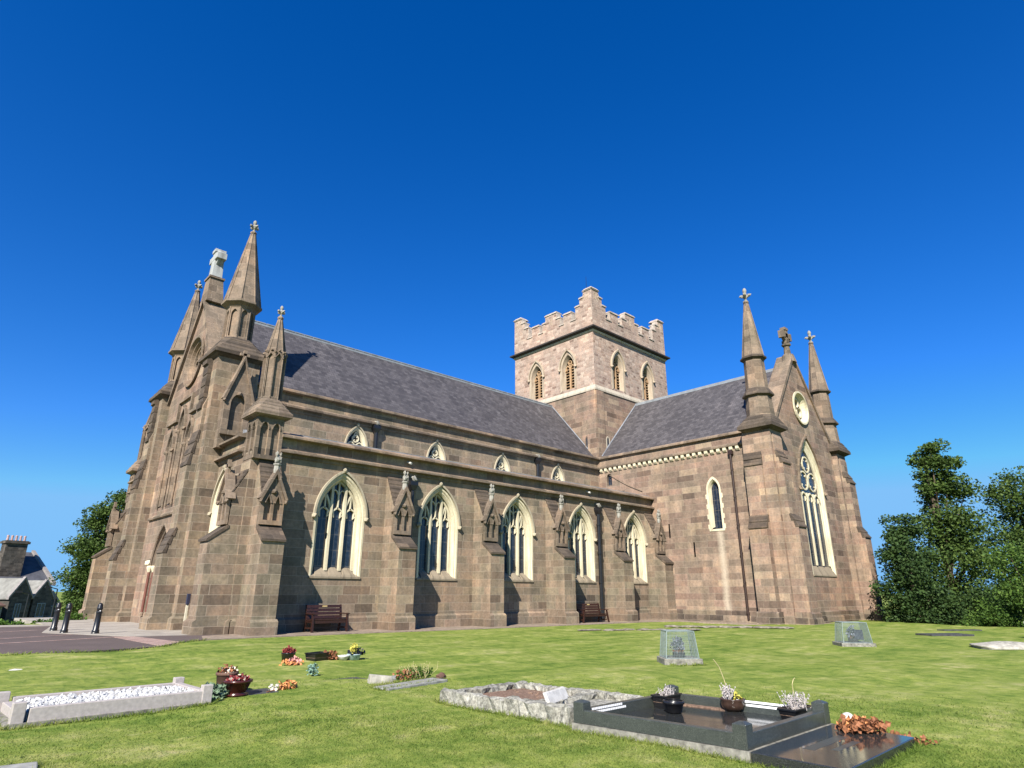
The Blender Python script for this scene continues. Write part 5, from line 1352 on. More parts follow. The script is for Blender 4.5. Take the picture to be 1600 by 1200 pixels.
mb = MB(); mb.blob((0, 0, 0.055), 0.066, 3, 3, 0.05, (1.1, 1, 0.95)); mb.build('stone', 'whitestone', t, smooth=True)
t = empty('leaf_spray', (-4.42, -20.72, 0.08), 'withered reddish brown leaf spray lying on the corner of the black ledger', 'dried flowers', rz=R(-30))
mb = MB(); leaves(mb, (0, 0, 0.055), 0.27, 380, 0.062, 12, (1, 0.62, 0.2), 0.1); mb.build('dry_leaves', 'dryleaf', t)
mb = MB(); leaves(mb, (0, 0.02, 0.075), 0.25, 46, 0.06, 13, (1, 0.6, 0.2), 0.2); mb.build('yellow_leaf', 'orangepetal', t)
t = empty('leaf_litter', (-4.12, -21.0, 0.0), 'scatter of brown fallen leaves along the right edge of the black ledger', 'fallen leaves')
mb = MB(); leaves(mb, (0, 0.05, 0.03), 0.5, 150, 0.05, 15, (0.28, 1, 0.04)); o_ = mb.build('dry_leaves', 'dryleaf', t)

# ---- pale granite grave with marble chips
P = T2((0, 0), (2.18, 0.06), (-0.06, 1.20))
gw = empty('white_grave', (-11.05, -13.70, 0), 'pale pinkish granite grave kerb with corner posts, filled with white marble chips', 'grave')
for k, a in enumerate(((0.05, 0.965, 0.0, 0.07), (0.05, 0.965, 0.93, 1.0), (0.955, 1.0, 0.075, 0.925), (0.0, 0.05, 0.075, 0.925))):
    mb = MB(); qbox(mb, P, *a, -0.1, 0.165 if k != 3 else 0.12); mb.build('kerb', 'palegranite', gw, bevel=0.008)
for a, b in ((-0.03, -0.01), (0.955, -0.01), (-0.03, 0.93), (0.955, 0.93)):
    mb = MB(); qbox(mb, P, a, a + 0.062, b, b + 0.09, -0.1, 0.235); mb.build('corner_post', 'palegranite', gw, bevel=0.008)
mb = MB(); qbox(mb, P, -0.05, 1.01, -0.03, 1.03, -0.15, 0.012); mb.build('foundation', 'concrete', gw)
mb = MB(); qbox(mb, P, 0.045, 0.96, 0.06, 0.94, 0.01, 0.11)
for k in range(1500):
    q = P(rng.uniform(0.05, 0.955), rng.uniform(0.075, 0.925), 0.112 + rng.uniform(-0.01, 0.022)); mb.blob(q, rng.uniform(0.014, 0.030), k, 1, 0.45)
mc = mb.build('marble_chips', 'pebble', gw)

# ---- flower pots and flowers on the far left graves
t = pot('flower_pot', 'tall brown pot of faded flowers behind the red glazed pot', (-8.42, -12.98, 0), [(0.11, 0), (0.125, 0.02), (0.15, 0.27), (0.165, 0.275), (0.165, 0.31), (0.15, 0.315)], 'terracotta', group='flower pots on the lawn')
mb = MB(); leaves(mb, (0, 0, 0.33), 0.14, 120, 0.055, 21, (1, 1, 0.6)); mb.build('foliage', 'dryleaf', t)
mb = MB(); leaves(mb, (0, -0.05, 0.33), 0.13, 36, 0.045, 22, (1, 1, 0.6)); mb.build('flowers', 'whitepetal', t)
t = pot('flower_pot', 'dark red glazed pot crowded with red and cream flowers', (-8.34, -13.25, 0), [(0.10, 0), (0.16, 0.012), (0.16, 0.03), (0.11, 0.045), (0.13, 0.06), (0.19, 0.185), (0.21, 0.19), (0.21, 0.22), (0.19, 0.225)], 'redglaze', group='flower pots on the lawn')
mb = MB(); leaves(mb, (0, 0, 0.23), 0.17, 210, 0.05, 23, (1, 1, 0.35)); mb.build('flowers', 'redpetal', t)
mb = MB(); leaves(mb, (0, 0, 0.245), 0.17, 34, 0.045, 24, (1, 1, 0.3)); mb.build('pale_flowers', 'whitepetal', t)
t = empty('plant_clump', (-8.68, -13.2, 0), 'grey green leafy clump growing beside the post of the pale grave', 'plant')
mb = MB(); leaves(mb, (0, 0, 0.06), 0.24, 260, 0.065, 25, (1, 0.8, 0.5), 0.8); mb.build('foliage', 'greyleaf', t)
t = empty('grave_slab', (-7.98, -13.1, -0.02), 'flat dark slate slab in the grass right of the red pot', 'grave slab')
mb = MB(); mb.box(-0.26, 0.26, -0.24, 0.24, -0.05, 0.035); mb.build('slab', 'darkstone', t, bevel=0.01)
t = empty('flower_bunch', (-7.58, -13.15, 0), 'bunch of orange and cream flowers lying in the grass', 'flowers', rz=0.2)
mb = MB(); leaves(mb, (0.08, 0, 0.06), 0.15, 80, 0.06, 27, (1, 0.7, 0.45)); mb.build('flowers', 'orangepetal', t)
mb = MB(); leaves(mb, (-0.16, 0.02, 0.06), 0.11, 40, 0.05, 28, (1, 0.7, 0.4)); mb.build('pale_flowers', 'whitepetal', t)
mb = MB(); mb.path([(-0.35, -0.1, 0.02), (0, 0, 0.03)], 0.01, 5); mb.build('stalk', 'dryleaf', t)
t = pot('flower_pot', 'small dark pot of dark red flowers, farthest left of the row on the lawn', (-5.82, -9.35, 0), [(0.12, 0), (0.15, 0.19), (0.165, 0.2), (0.15, 0.21)], 'blackplastic', group='flower pots on the lawn')
mb = MB(); leaves(mb, (0, 0, 0.25), 0.14, 120, 0.06, 29, (1, 1, 0.6)); mb.build('flowers', 'redpetal', t)
t = empty('flower_bunch', (-5.93, -9.85, 0), 'bunch of pink and orange flowers lying in front of the dark red potted flowers', 'flowers')
mb = MB(); leaves(mb, (0.03, 0, 0.08), 0.15, 100, 0.06, 30, (1, 0.8, 0.45)); mb.build('flowers', 'pinkpetal', t)
mb = MB(); leaves(mb, (-0.05, -0.05, 0.05), 0.24, 80, 0.07, 31, (1, 0.8, 0.22)); mb.build('orange_flowers', 'orangepetal', t)
t = trough('planter', 'plain black planter with nothing growing in it, on the far lawn', (-5.2, -9.5, 0), 0.22, 0.16, 0.17, 0.3)
t = empty('plant_clump', (-4.88, -9.5, 0), 'low dark reddish plant between the black planter and the white bowl', 'plant')
mb = MB(); leaves(mb, (0, 0, 0.08), 0.21, 150, 0.08, 33, (1, 0.7, 0.5), 0.5); mb.build('foliage', 'dryleaf', t)
t = pot('bowl_pot', 'small white bowl lying on the far lawn beside the dark reddish plant', (-4.65, -9.7, 0), [(0.08, 0), (0.12, 0.08), (0.14, 0.10), (0.12, 0.11)], 'whiteplastic', group='flower pots on the lawn')
t = pot('flower_pot', 'pale blue pot with upright yellow flowers on the far lawn', (-4.40, -9.72, 0), [(0.13, 0), (0.16, 0.11), (0.17, 0.115), (0.16, 0.125)], 'bluebowl', group='flower pots on the lawn')
mb = MB(); leaves(mb, (-0.02, 0, 0.24), 0.10, 80, 0.055, 34, (0.8, 0.8, 1.0), 0.8); mb.build('flowers', 'yellowpetal', t)
mb = MB(); leaves(mb, (0.08, 0, 0.13), 0.2, 50, 0.10, 35, (1, 1, 0.3)); mb.build('dark_leaves', 'blackplastic', t)
t = empty('flower_bunch', (-6.44, -11.85, 0), 'round blue green artificial flower ball standing in the grass', 'flowers')
mb = MB(); leaves(mb, (0, 0, 0.11), 0.11, 150, 0.045, 36, (1, 1, 0.85)); mb.build('flowers', 'tealpetal', t)

# ---- low flat graves in the middle of the lawn
t = empty('grave_slab', (-5.70, -14.02, 0), 'weathered grey ledger slab nearly flush with the grass, in front of the overgrown plants', 'grave slab', rz=R(12))
mb = MB(); mb.box(-0.72, 0.72, -0.19, 0.19, -0.08, 0.030); mb.build('slab', 'greyslab', t, bevel=0.012)
t = empty('fallen_stone', (-6.02, -13.55, 0), 'pale tilted stone block at the left end of the grey ledger slab', 'stone', rz=R(-12))
mb = MB(); mb.prism([(-0.22, -0.09, -0.03), (0.22, -0.09, -0.03), (0.22, 0.09, -0.03), (-0.22, 0.09, -0.03)], [(-0.20, -0.05, 0.16), (0.18, -0.06, 0.11), (0.18, 0.05, 0.11), (-0.20, 0.05, 0.16)]); mb.build('block', 'palerock', t, bevel=0.015)
t = empty('grave_slab', (-5.72, -13.28, 0), 'small grey slab behind the pale tilted stone block', 'grave slab', rz=R(8))
mb = MB(); mb.box(-0.32, 0.36, -0.16, 0.16, -0.06, 0.045); mb.build('slab', 'greyslab', t, bevel=0.012)
t = empty('grave_slab', (-6.28, -12.9, 0), 'dark slate slab flush in the grass left of the pale tilted stone', 'grave slab', rz=R(5))
mb = MB(); mb.box(-0.34, 0.34, -0.28, 0.28, -0.05, 0.018); mb.build('slab', 'darkstone', t, bevel=0.008)
t = empty('plant_clump', (-5.22, -13.45, 0), 'straggly green and brown plants overgrowing the grey ledger slab', 'plant', rz=R(10))
mb = MB(); leaves(mb, (0, 0, 0.08), 0.42, 420, 0.05, 37, (1, 0.5, 0.26), 0.8); mb.build('foliage', 'leaf_bright', t)
mb = MB(); leaves(mb, (-0.25, 0, 0.09), 0.26, 120, 0.05, 38, (1, 0.6, 0.3), 0.4); mb.build('dead_leaves', 'dryleaf', t)
mb = MB(); stems(mb, (0.0, 0, 0.02), 0.34, 0.26, 30, 0.004, 9); mb.build('stem', 'drystraw', t)
t = empty('fallen_stone', (-4.93, -13.82, 0), 'small dark brown stone at the right end of the grey ledger slab', 'stone')
mb = MB(); mb.blob((0, 0, 0.04), 0.085, 5, 2, 0.3, (1.2, 0.9, 0.8)); mb.build('stone', 'terracotta', t)
t = empty('grave_slab', (-11.35, -16.15, 0), 'corner of a pale grey flat slab at the edge of the lawn nearest the viewer', 'grave slab', rz=R(-8))
mb = MB(); mb.box(-0.5, 0.22, -0.35, 0.2, -0.05, 0.02); mb.build('slab', 'greyslab', t, bevel=0.012)
t = empty('fallen_stone', (-10.5, -7.7, 0.0), 'small white flat stone in the grass near the road', 'stone')
mb = MB(); mb.blob((0, 0, 0.02), 0.16, 5, 2, 0.2, (1.2, 0.8, 0.3)); mb.build('stone', 'whitestone', t)

# ---- wire cages over wreaths
def cage(label, loc, rz, wlabel, hs, seed):
    c = empty('wire_cage', (loc[0], loc[1], 0.105), label, 'wire cage', 'wire cages on stone plinths', rz)
    a, b, h = 0.40 * hs, 0.33 * hs, 0.56
    ring = lambda sc_, z: [Vector((sx * a * sc_, sy * b * sc_, z)) for sx, sy in ((-1, -1), (1, -1), (1, 1), (-1, 1))]
    mb = MB(); r0, r1 = ring(1.0, 0.0), ring(0.84, h)
    for i in range(4):
        mb.tube(r0[i], r1[i], 0.009, 0.009, 6); mb.tube(r0[i], r0[(i + 1) % 4], 0.011, 0.011, 6); mb.tube(r1[i], r1[(i + 1) % 4], 0.010, 0.010, 6)
    mb.build('frame', 'wire', c)
    for i in range(4):
        mb = MB()
        p0, p1, q0, q1 = r0[i], r0[(i + 1) % 4], r1[i], r1[(i + 1) % 4]
        for k in range(1, 20): t = k / 20; mb.tube(p0.lerp(p1, t), q0.lerp(q1, t), 0.0028, 0.0028, 4)
        for k in range(1, 19): t = k / 19; mb.tube(p0.lerp(q0, t), p1.lerp(q1, t), 0.0032, 0.0032, 4)
        mb.build('mesh_panel', 'wire', c)
    mb = MB()
    for k in range(1, 10):
        t = k / 10; mb.tube(r1[0].lerp(r1[1], t), r1[3].lerp(r1[2], t), 0.003, 0.003, 4); mb.tube(r1[0].lerp(r1[3], t), r1[1].lerp(r1[2], t), 0.003, 0.003, 4)
    mb.build('mesh_top', 'wire', c)
    p = empty('stone_plinth', (loc[0], loc[1], 0), 'square weathered stone plinth under ' + ('the nearer wire cage' if seed == 1 else 'the wire cage farther off to the right'), 'plinth', 'wire cages on stone plinths', rz)
    mb = MB(); mb.box(-0.47 * hs, 0.47 * hs, -0.40 * hs, 0.40 * hs, -0.12, 0.10); mb.build('block', 'concrete', p, bevel=0.015)
    w = empty('wreath', (loc[0], loc[1], 0.10), wlabel, 'wreath', 'wreaths inside the wire cages', rz)
    mb = MB(); leaves(mb, (-0.02, 0, 0.26), 0.20, 260, 0.06, seed * 50, (0.75, 0.5, 1.0)); mb.build('dried_flowers', 'bluegrey', w)
    mb = MB(); leaves(mb, (-0.02, -0.03, 0.13), 0.14, 60, 0.05, seed * 51, (1, 0.6, 0.5)); mb.build('dark_leaves', 'dryleaf', w)
    mb = MB(); mb.lathe(0.0, 0, [(0.12, 0), (0.15, 0.10), (0.13, 0.11)], 12); mb.build('bowl', 'darkstone', w)
    if seed == 2:
        mb = MB(); mb.box(0.02, 0.26, -0.12, -0.08, 0.08, 0.36); mb.build('tablet', 'signdark', w)
cage('wire mesh cage over a grey wreath, the nearer of two cages, behind the black grave', (0.92, -15.02), R(-42), 'faded grey wreath inside the nearer wire cage', 0.92, 1)
cage('wire mesh cage over a dark tablet, farther off near the transept corner', (8.9, -15.95), R(-50), 'faded grey wreath with a dark tablet inside the cage near the transept', 1.02, 2)

# ---- slabs and stones on the right of the lawn and by the path
t = empty('grave_slab', (17.35, -16.25, 0.0), 'dark flat slab in the grass right of the farther wire cage', 'grave slab', rz=R(-35))
mb = MB(); mb.box(-0.9, 0.9, -0.42, 0.42, -0.1, 0.03); mb.build('slab', 'darkstone', t, bevel=0.01)
t = empty('grave_slab', (20.9, -15.95, 0.0), 'long thin dark slab edge near the far rim of the lawn', 'grave slab', rz=R(-35))
mb = MB(); mb.box(-0.9, 0.9, -0.2, 0.2, -0.1, 0.05); mb.build('slab', 'darkstone', t, bevel=0.01)
t = empty('rock', (11.95, -19.15, 0), 'pale lichened low boulder at the right edge of the lawn', 'rock', rz=R(-50))
mb = MB(); mb.blob((0, 0, 0.0), 0.85, 5, 3, 0.16, (1.25, 0.8, 0.17)); mb.build('boulder', 'palerock', t, smooth=True)
t = empty('stone_edging', (10.1, -7.0, 0.0), 'broken line of flat pale stones in the grass before the second bench', 'stone edging')
for k in range(11):
    u = k / 10; x = -1.2 + 4.0 * u; y = 1.7 - 2.9 * u + 0.15 * math.sin(k * 2.1)
    mb = MB(); mb.blob((x, y, 0.0), 0.34, k, 2, 0.25, (1.25, 0.7, 0.08 + 0.04 * (k % 3))); mb.build('stone', 'edging', t)
t = empty('stone_edging', (15.8, -8.0, -0.02), 'low brown stone edging in the grass behind the nearer wire cage', 'stone edging', rz=R(-52))
for k in range(7):
    mb = MB(); mb.blob((-2.4 + 0.8 * k, 0.1 * math.sin(k * 1.9), 0.02), 0.40, k + 20, 2, 0.2, (1.2, 0.6, 0.16)); mb.build('stone', 'edging', t)
t = empty('stone_wall', (17.35, -19.05, -0.1), 'end of a low mossy stone wall at the right edge of the view', 'wall', rz=R(-30))
mb = MB()
for i in range(3):
    for j in range(4): mb.box(-0.1 + 0.42 * j + 0.15 * (i % 2), 0.3 + 0.42 * j + 0.15 * (i % 2), -0.2 + 0.01 * i, 0.2 - 0.01 * j, 0.19 * i, 0.19 * i + 0.183)
mb.build('masonry', 'greyslab', t, bevel=0.02)
mb = MB(); mb.box(-0.15, 1.75, -0.24, 0.24, 0.575, 0.66); mb.build('capstone', 'palerock', t, bevel=0.02)

# ================================================================ HOUSES, HEDGES, LAMPS, TREES
M['dark_wall'] = ashlar('dark_rubble_wall', [(0, (0.05, 0.045, 0.04)), (0.5, (0.085, 0.075, 0.065)), (1, (0.12, 0.105, 0.09))], bw=0.5, rh=0.25, mcol=(0.11, 0.1, 0.09))
M['house_slate'] = plain('lichened_house_slate', (0.20, 0.195, 0.175), 0.8, 0.3, 0.3, 1.2)
M['main_slate'] = plain('dark_house_slate', (0.075, 0.075, 0.085), 0.7, 0.3, 0.3, 1.5)
M['copingstone'] = plain('pale_skew_stone', (0.23, 0.21, 0.20), 0.9, 0.2, 0.2, 3.0)
M['window_white'] = plain('white_window_frame', (0.22, 0.235, 0.25), 0.6, 0.3, 0.1)
M['chimneypot'] = plain('pink_chimney_pot', (0.40, 0.27, 0.25), 0.8, 0.2, 0.2, 6.0)

def gabled_house(o, w, L, h, rh, wall, roof, name='wing', windows=2):
    """local: gable end faces -y, ridge along y; parts are children of o; returns nothing"""
def house_wing(o, cx, cy, w, L, h, rh, wallm, roofm, wins, gable='gable_wall'):
    mb = MB()
    poly = [(-w / 2, -0.3), (w / 2, -0.3), (w / 2, h), (0, h + rh), (-w / 2, h)]
    mb.prism([(cx + a, cy, b) for a, b in poly], [(cx + a, cy + L, b) for a, b in poly]); wl = mb.build('wall', wallm, o)
    for s in (-1, 1):
        mb = MB(); e = 0.25
        a0 = (cx + s * (w / 2 + e), h - e * rh / (w / 2)); b0 = (cx, h + rh)
        q = [(a0[0], a0[1] + 0.01), (b0[0], b0[1] + 0.01), (b0[0], b0[1] + 0.15), (a0[0], a0[1] + 0.15)]
        mb.prism([(a, cy + 0.28, b) for a, b in q], [(a, cy + L - 0.05, b) for a, b in q]); mb.build('roof', roofm, o)
        mb = MB(); q = [(a0[0], a0[1]), (b0[0], b0[1] + 0.02), (b0[0], b0[1] + 0.34), (a0[0], a0[1] + 0.32)]
        mb.prism([(a, cy - 0.06, b) for a, b in q], [(a, cy + 0.30, b) for a, b in q]); mb.build('skew_coping', 'copingstone', o)
    for wx, wz, ww, wh in wins:
        mb = MB(); f = 0.09
        for k in range(3): mb.box(cx + wx - ww / 2 + k * (ww - f) / 2, cx + wx - ww / 2 + k * (ww - f) / 2 + f, cy - 0.05, cy + 0.04, wz, wz + wh)
        mb.box(cx + wx - ww / 2, cx + wx + ww / 2, cy - 0.06, cy + 0.03, wz - 0.12, wz - 0.001); mb.box(cx + wx - ww / 2, cx + wx + ww / 2, cy - 0.052, cy + 0.03, wz + wh + 0.001, wz + wh + 0.1)
        fo = mb.build('window', 'window_white', o)
        mb = MB(); mb.box(cx + wx - ww / 2 + 0.02, cx + wx + ww / 2 - 0.02, cy - 0.02, cy + 0.02, wz + 0.002, wz + wh - 0.002); mb.build('pane', 'glass', fo)
    return wl
rzh = R(42)
hs = empty('low_house', (-2.1, 75.8, -2.5), 'low dark stone house with twin gables facing the forecourt and pale slate roofs', 'house', rz=rzh)
house_wing(hs, 0.0, 0.0, 3.1, 9.0, 3.3, 2.0, 'dark_wall', 'house_slate', [(-0.2, 0.9, 0.9, 1.5)])
house_wing(hs, 3.75, 0.3, 3.0, 8.0, 3.25, 1.85, 'dark_wall', 'house_slate', [(-0.1, 0.9, 1.3, 1.5)])
house_wing(hs, 6.6, 1.6, 2.7, 6.0, 2.5, 1.2, 'dark_wall', 'house_slate', [(0.0, 0.8, 1.0, 1.2)])
hp = empty('garden_shed', (-5.2, 72.3, -2.4), 'small tan lean-to with a brown roof at the left edge of the view', 'shed', rz=R(20))
mb = MB(); mb.box(-3.0, 1.35, 0, 3, -0.3, 2.1); mb.build('wall', 'concrete', hp)
mb = MB(); mb.prism([(-3.2, -0.3, 2.1), (1.55, -0.3, 2.1), (1.55, 3.1, 2.9), (-3.2, 3.1, 2.9)], [(-3.2, -0.3, 2.25), (1.55, -0.3, 2.25), (1.55, 3.1, 3.05), (-3.2, 3.1, 3.05)]); mb.build('roof', 'terracotta', hp)
hm = empty('big_house', (-2.0, 87.9, -2.6), 'tall slate roofed house with a broad chimney stack rising behind the low twin gables', 'house', rz=R(12))
mb = MB(); L0, L1 = -9.0, 1.0
mb.box(L0, L1 + 1.6, -3.6, 3.6, -0.3, 4.9); mb.build('wall', 'dark_wall', hm)
for s in (-1, 1):
    mb = MB(); mb.prism([(L0, s * 3.8, 4.75), (L1 + 2.45, s * 3.8, 4.75), (L1 + 0.3, 0, 9.0), (L0, 0, 9.0)], [(L0, s * 3.8, 4.95), (L1 + 2.45, s * 3.8, 4.95), (L1 + 0.3, 0, 9.2), (L0, 0, 9.2)]); mb.build('roof', 'main_slate', hm)
mb = MB(); mb.prism([(L1 + 2.2, -3.95, 4.8), (L1 + 2.6, -3.95, 4.8), (L1 + 0.5, 0, 9.1), (L1 + 0.1, 0, 9.1)], [(L1 + 2.2, -3.95, 5.2), (L1 + 2.6, -3.95, 5.2), (L1 + 0.5, 0, 9.5), (L1 + 0.1, 0, 9.5)]); mb.build('skew_coping', 'copingstone', hm)
mb = MB(); mb.prism([(L1 + 2.2, -3.7, 4.8), (L1 + 2.2, 3.7, 4.8), (L1 + 0.25, 0, 9.05)], [(L1 + 2.0, -3.7, 4.8), (L1 + 2.0, 3.7, 4.8), (L1 + 0.05, 0, 9.05)]); mb.build('gable_wall', 'dark_wall', hm)
mb = MB(); mb.box(-2.9, -0.45, -3.0, -1.4, 4.8, 10.1); mb.box(-3.1, -0.25, -3.2, -1.2, 10.101, 10.4); mb.box(-2.95, -0.4, -3.05, -1.35, 10.401, 10.5); ch = mb.build('chimney', 'dark_wall', hm)
for k in range(5):
    mb = MB(); mb.lathe(-2.65 + 0.48 * k, -2.2, [(0.17, 10.49), (0.14, 10.9), (0.15, 11.15), (0.12, 11.2)], 10); mb.build('chimney_pot', 'chimneypot', ch)
def lamp(label, loc, h):
    o = empty('street_lamp', loc, label, 'street lamp', 'thin lamp posts by the houses')
    mb = MB(); mb.lathe(0, 0, [(0.09, 0), (0.08, 0.8), (0.05, 0.85), (0.04, h)], 8); mb.build('post', 'iron', o)
    mb = MB(); mb.tube((0, 0, h), (-0.45, -0.1, h + 0.12), 0.03, 0.03, 6); mb.box(-0.75, -0.35, -0.17, -0.03, h + 0.08, h + 0.17); mb.build('lamp_head', 'iron', o)
lamp('thin dark lamp post in front of the first gable of the low house', (-6.85, 26.05, -1.1), 2.4)
lamp('thin dark lamp post standing left of the bushy tree', (-4.8, 30.8, -1.3), 2.9)

def leaf_mesh(name, mat, clumps, parent, size, per, flat=0.35):
    """thousands of leaf-sized faces scattered in clumps"""
    C = []
    for (c, r, k) in clumps:
        n_ = int(per * k)
        d = rng.normal(size=(n_, 3)); d /= np.linalg.norm(d, axis=1)[:, None]
        rad = rng.random(n_) ** 0.45
        C.append(np.array(c) + d * rad[:, None] * np.array(r))
    C = np.concatenate(C); n_ = len(C)
    d = rng.normal(size=(n_, 3)); d[:, 2] *= 0.6; d /= np.linalg.norm(d, axis=1)[:, None]
    e = np.cross(d, rng.normal(size=(n_, 3))); e /= np.linalg.norm(e, axis=1)[:, None] + 1e-9
    s = size * rng.uniform(0.6, 1.35, n_)[:, None]
    V = np.stack([C - d * s * 0.6, C + e * s * 0.36, C + d * s * 0.6, C - e * s * 0.36], 1).reshape(-1, 3)
    me = bpy.data.meshes.new(name)
    me.vertices.add(len(V)); me.vertices.foreach_set('co', V.ravel().astype(np.float32))
    me.loops.add(n_ * 4); me.loops.foreach_set('vertex_index', np.arange(n_ * 4, dtype=np.int32))
    me.polygons.add(n_); me.polygons.foreach_set('loop_start', np.arange(0, n_ * 4, 4, dtype=np.int32)); me.polygons.foreach_set('loop_total', np.full(n_, 4, dtype=np.int32))
    me.materials.append(M[mat]); me.update(); me.validate()
    o = bpy.data.objects.new(name, me); COL.objects.link(o); o.parent = parent
    return o
def tree(name, label, x, y, z, trunk_h, crowns, mat, seed, size=0.30, per=55, tr=0.3, group=None):
    """crowns: list of (dx, dy, dz, rx, rz, number of clumps)"""
    o = empty(name, (x, y, z), label, 'tree', group)
    rr = random.Random(seed); clumps = []; limbs = []
    for dx, dy, dz, rx, rz_, n_ in crowns:
        for _ in range(n_):
            d = Vector((rr.gauss(0, 1), rr.gauss(0, 1), rr.gauss(0, 1))).normalized() * (rr.random() ** 0.33)
            c = (dx + d.x * rx, dy + d.y * rx, dz + d.z * rz_)
            q = rr.uniform(0.45, 1.0)
            cr = q * 0.34 * (rx + 1.2)
            clumps.append((c, (cr, cr, cr * 0.68), q))
            if rr.random() < 0.12: limbs.append(c)
    leaf_mesh('crown', mat, clumps, o, size * 0.66, per * 2.3)
    mb = MB(); top = max(c[2] for c in crowns)
    mb.lathe(0, 0, [(tr * 1.5, -0.5), (tr, 0.6), (tr * 0.8, trunk_h), (tr * 0.35, top)], 9); mb.build('trunk', 'bark', o)
    for c in limbs[:22]:
        z0 = min(trunk_h * rr.uniform(0.7, 1.2), c[2] * 0.9); mb = MB()
        m_ = (c[0] * 0.45, c[1] * 0.45, z0 + (c[2] - z0) * 0.6)
        mb.tube((0, 0, z0), m_, tr * 0.28, tr * 0.14, 6); mb.tube(m_, c, tr * 0.14, 0.02, 5); mb.build('limb', 'bark', o)
    return o
GT = 'trees beyond the lawn and forecourt'
zt_ = -3.0
tree('tall_tree', 'tall narrow dark tree with a ragged top, highest of the trees right of the transept', 34.4, -12.9, zt_, 5.0,
     [(0.3, -0.5, 12.8, 1.05, 1.0, 22), (0.3, -0.6, 10.9, 1.35, 1.2, 32), (0.1, -0.4, 8.6, 1.75, 1.5, 40), (0, 0, 6.0, 2.9, 1.7, 56), (0, 0, 3.0, 3.3, 2.2, 60)], 'leaf_mid', 1, 0.24, 95, 0.3, GT)
tree('conifer_tree', 'broad dark tree with level boughs standing right beside the transept wall', 29.75, -12.1, zt_, 3.0,
     [(0.0, 0.0, 8.0, 0.9, 0.8, 16), (0, 0, 6.4, 1.5, 1.2, 34), (0, 0, 4.2, 1.8, 1.6, 56), (0.0, 0, 1.8, 2.0, 1.5, 50)], 'leaf_dark', 2, 0.22, 95, 0.25, GT)
tree('broad_tree', 'rounded dark green tree at the right edge of the view, behind the bright bush', 41.9, -16.6, zt_, 5.0,
     [(0.6, -0.6, 10.6, 2.9, 1.8, 50), (0.4, -0.4, 7.6, 3.6, 2.2, 74), (0, 0, 4.4, 3.4, 2.0, 60), (-1.0, 1.5, 2.5, 3.4, 1.6, 50)], 'leaf_mid', 3, 0.26, 95, 0.35, GT)
tree('bushy_tree', 'sunlit mid green bushy tree in front of the rounded tree on the right', 27.6, -17.8, zt_ + 0.6, 1.8,
     [(0.0, -0.2, 5.2, 1.5, 0.9, 26), (0, 0, 3.4, 2.1, 1.4, 44), (0.3, 0.3, 1.4, 2.2, 1.3, 36)], 'leaf_bright', 4, 0.17, 105, 0.18, GT)
tree('shrub', 'small bright green shrub at the rim of the lawn below the tall tree', 26.6, -15.9, -1.0, 0.8,
     [(0, 0, 1.3, 0.7, 0.7, 18), (0.1, 0.3, 0.7, 0.9, 0.6, 14)], 'leaf_bright', 5, 0.14, 100, 0.06, GT)
tree('bushy_tree', 'dense dark bush filling the gap under the tall tree', 31.8, -14.6, zt_, 1.5,
     [(0, 0, 3.2, 2.3, 1.6, 46), (0.5, -1.0, 1.6, 2.6, 1.4, 40)], 'leaf_dark', 6, 0.2, 95, 0.2, GT)
tree('broad_tree', 'tall leafy tree rising behind the north west corner of the cathedral', -0.9, 35.3, -1.2, 3.5,
     [(0.5, 0.2, 9.7, 1.5, 1.1, 26), (-0.7, 0, 8.0, 1.9, 1.2, 36), (-1.2, 0, 5.6, 2.2, 1.5, 56), (-1.2, 0, 3.4, 2.1, 1.5, 52), (-0.6, 0.4, 1.8, 2.0, 1.2, 40)], 'leaf_mid', 7, 0.25, 100, 0.35, GT)
tree('bushy_tree', 'lower leafy tree between the houses and the cathedral', -1.9, 38.6, -2.2, 2.0,
     [(0.2, 0, 4.6, 0.9, 0.8, 18), (0.2, 0, 3.0, 1.3, 1.1, 26), (0.6, 0, 1.4, 1.4, 1.0, 22)], 'leaf_bright', 8, 0.22, 100, 0.2, GT)
def hedge(label, loc, a, b, h, rz, mat='hedge'):
    o = empty('hedge', loc, label, 'hedge', 'low hedges beyond the forecourt', rz)
    mb = MB(); mb.box(-a * 0.85, a * 0.85, -b * 0.8, b * 0.8, 0, h * 0.8); mb.build('inner_twigs', 'bark', o)
    cl = [((rng.uniform(-a, a), rng.uniform(-b, b), h * rng.uniform(0.3, 0.95)), (0.3, 0.3, 0.22), 1.0) for _ in range(int(60 * a * b) + 30)]
    leaf_mesh('foliage', mat, cl, o, 0.10, 40)
hedge('rounded green hedge beside the farthest buttress of the west front', (-5.95, 15.9, -0.35), 0.45, 0.4, 0.65, 0)
hedge('low clipped hedge in front of the houses at the far left', (-9.4, 12.2, -0.12), 0.95, 0.5, 0.26, 0)
hedge('straggly low plants with pale blooms before the low house', (-7.35, 13.6, -0.2), 0.35, 0.3, 0.28, 0, 'leaf_bright')
hedge('thick dark shrubbery along the foot of the houses and trees', (-0.6, 37.5, -2.2), 2.2, 0.8, 1.6, R(5), 'leaf_dark')

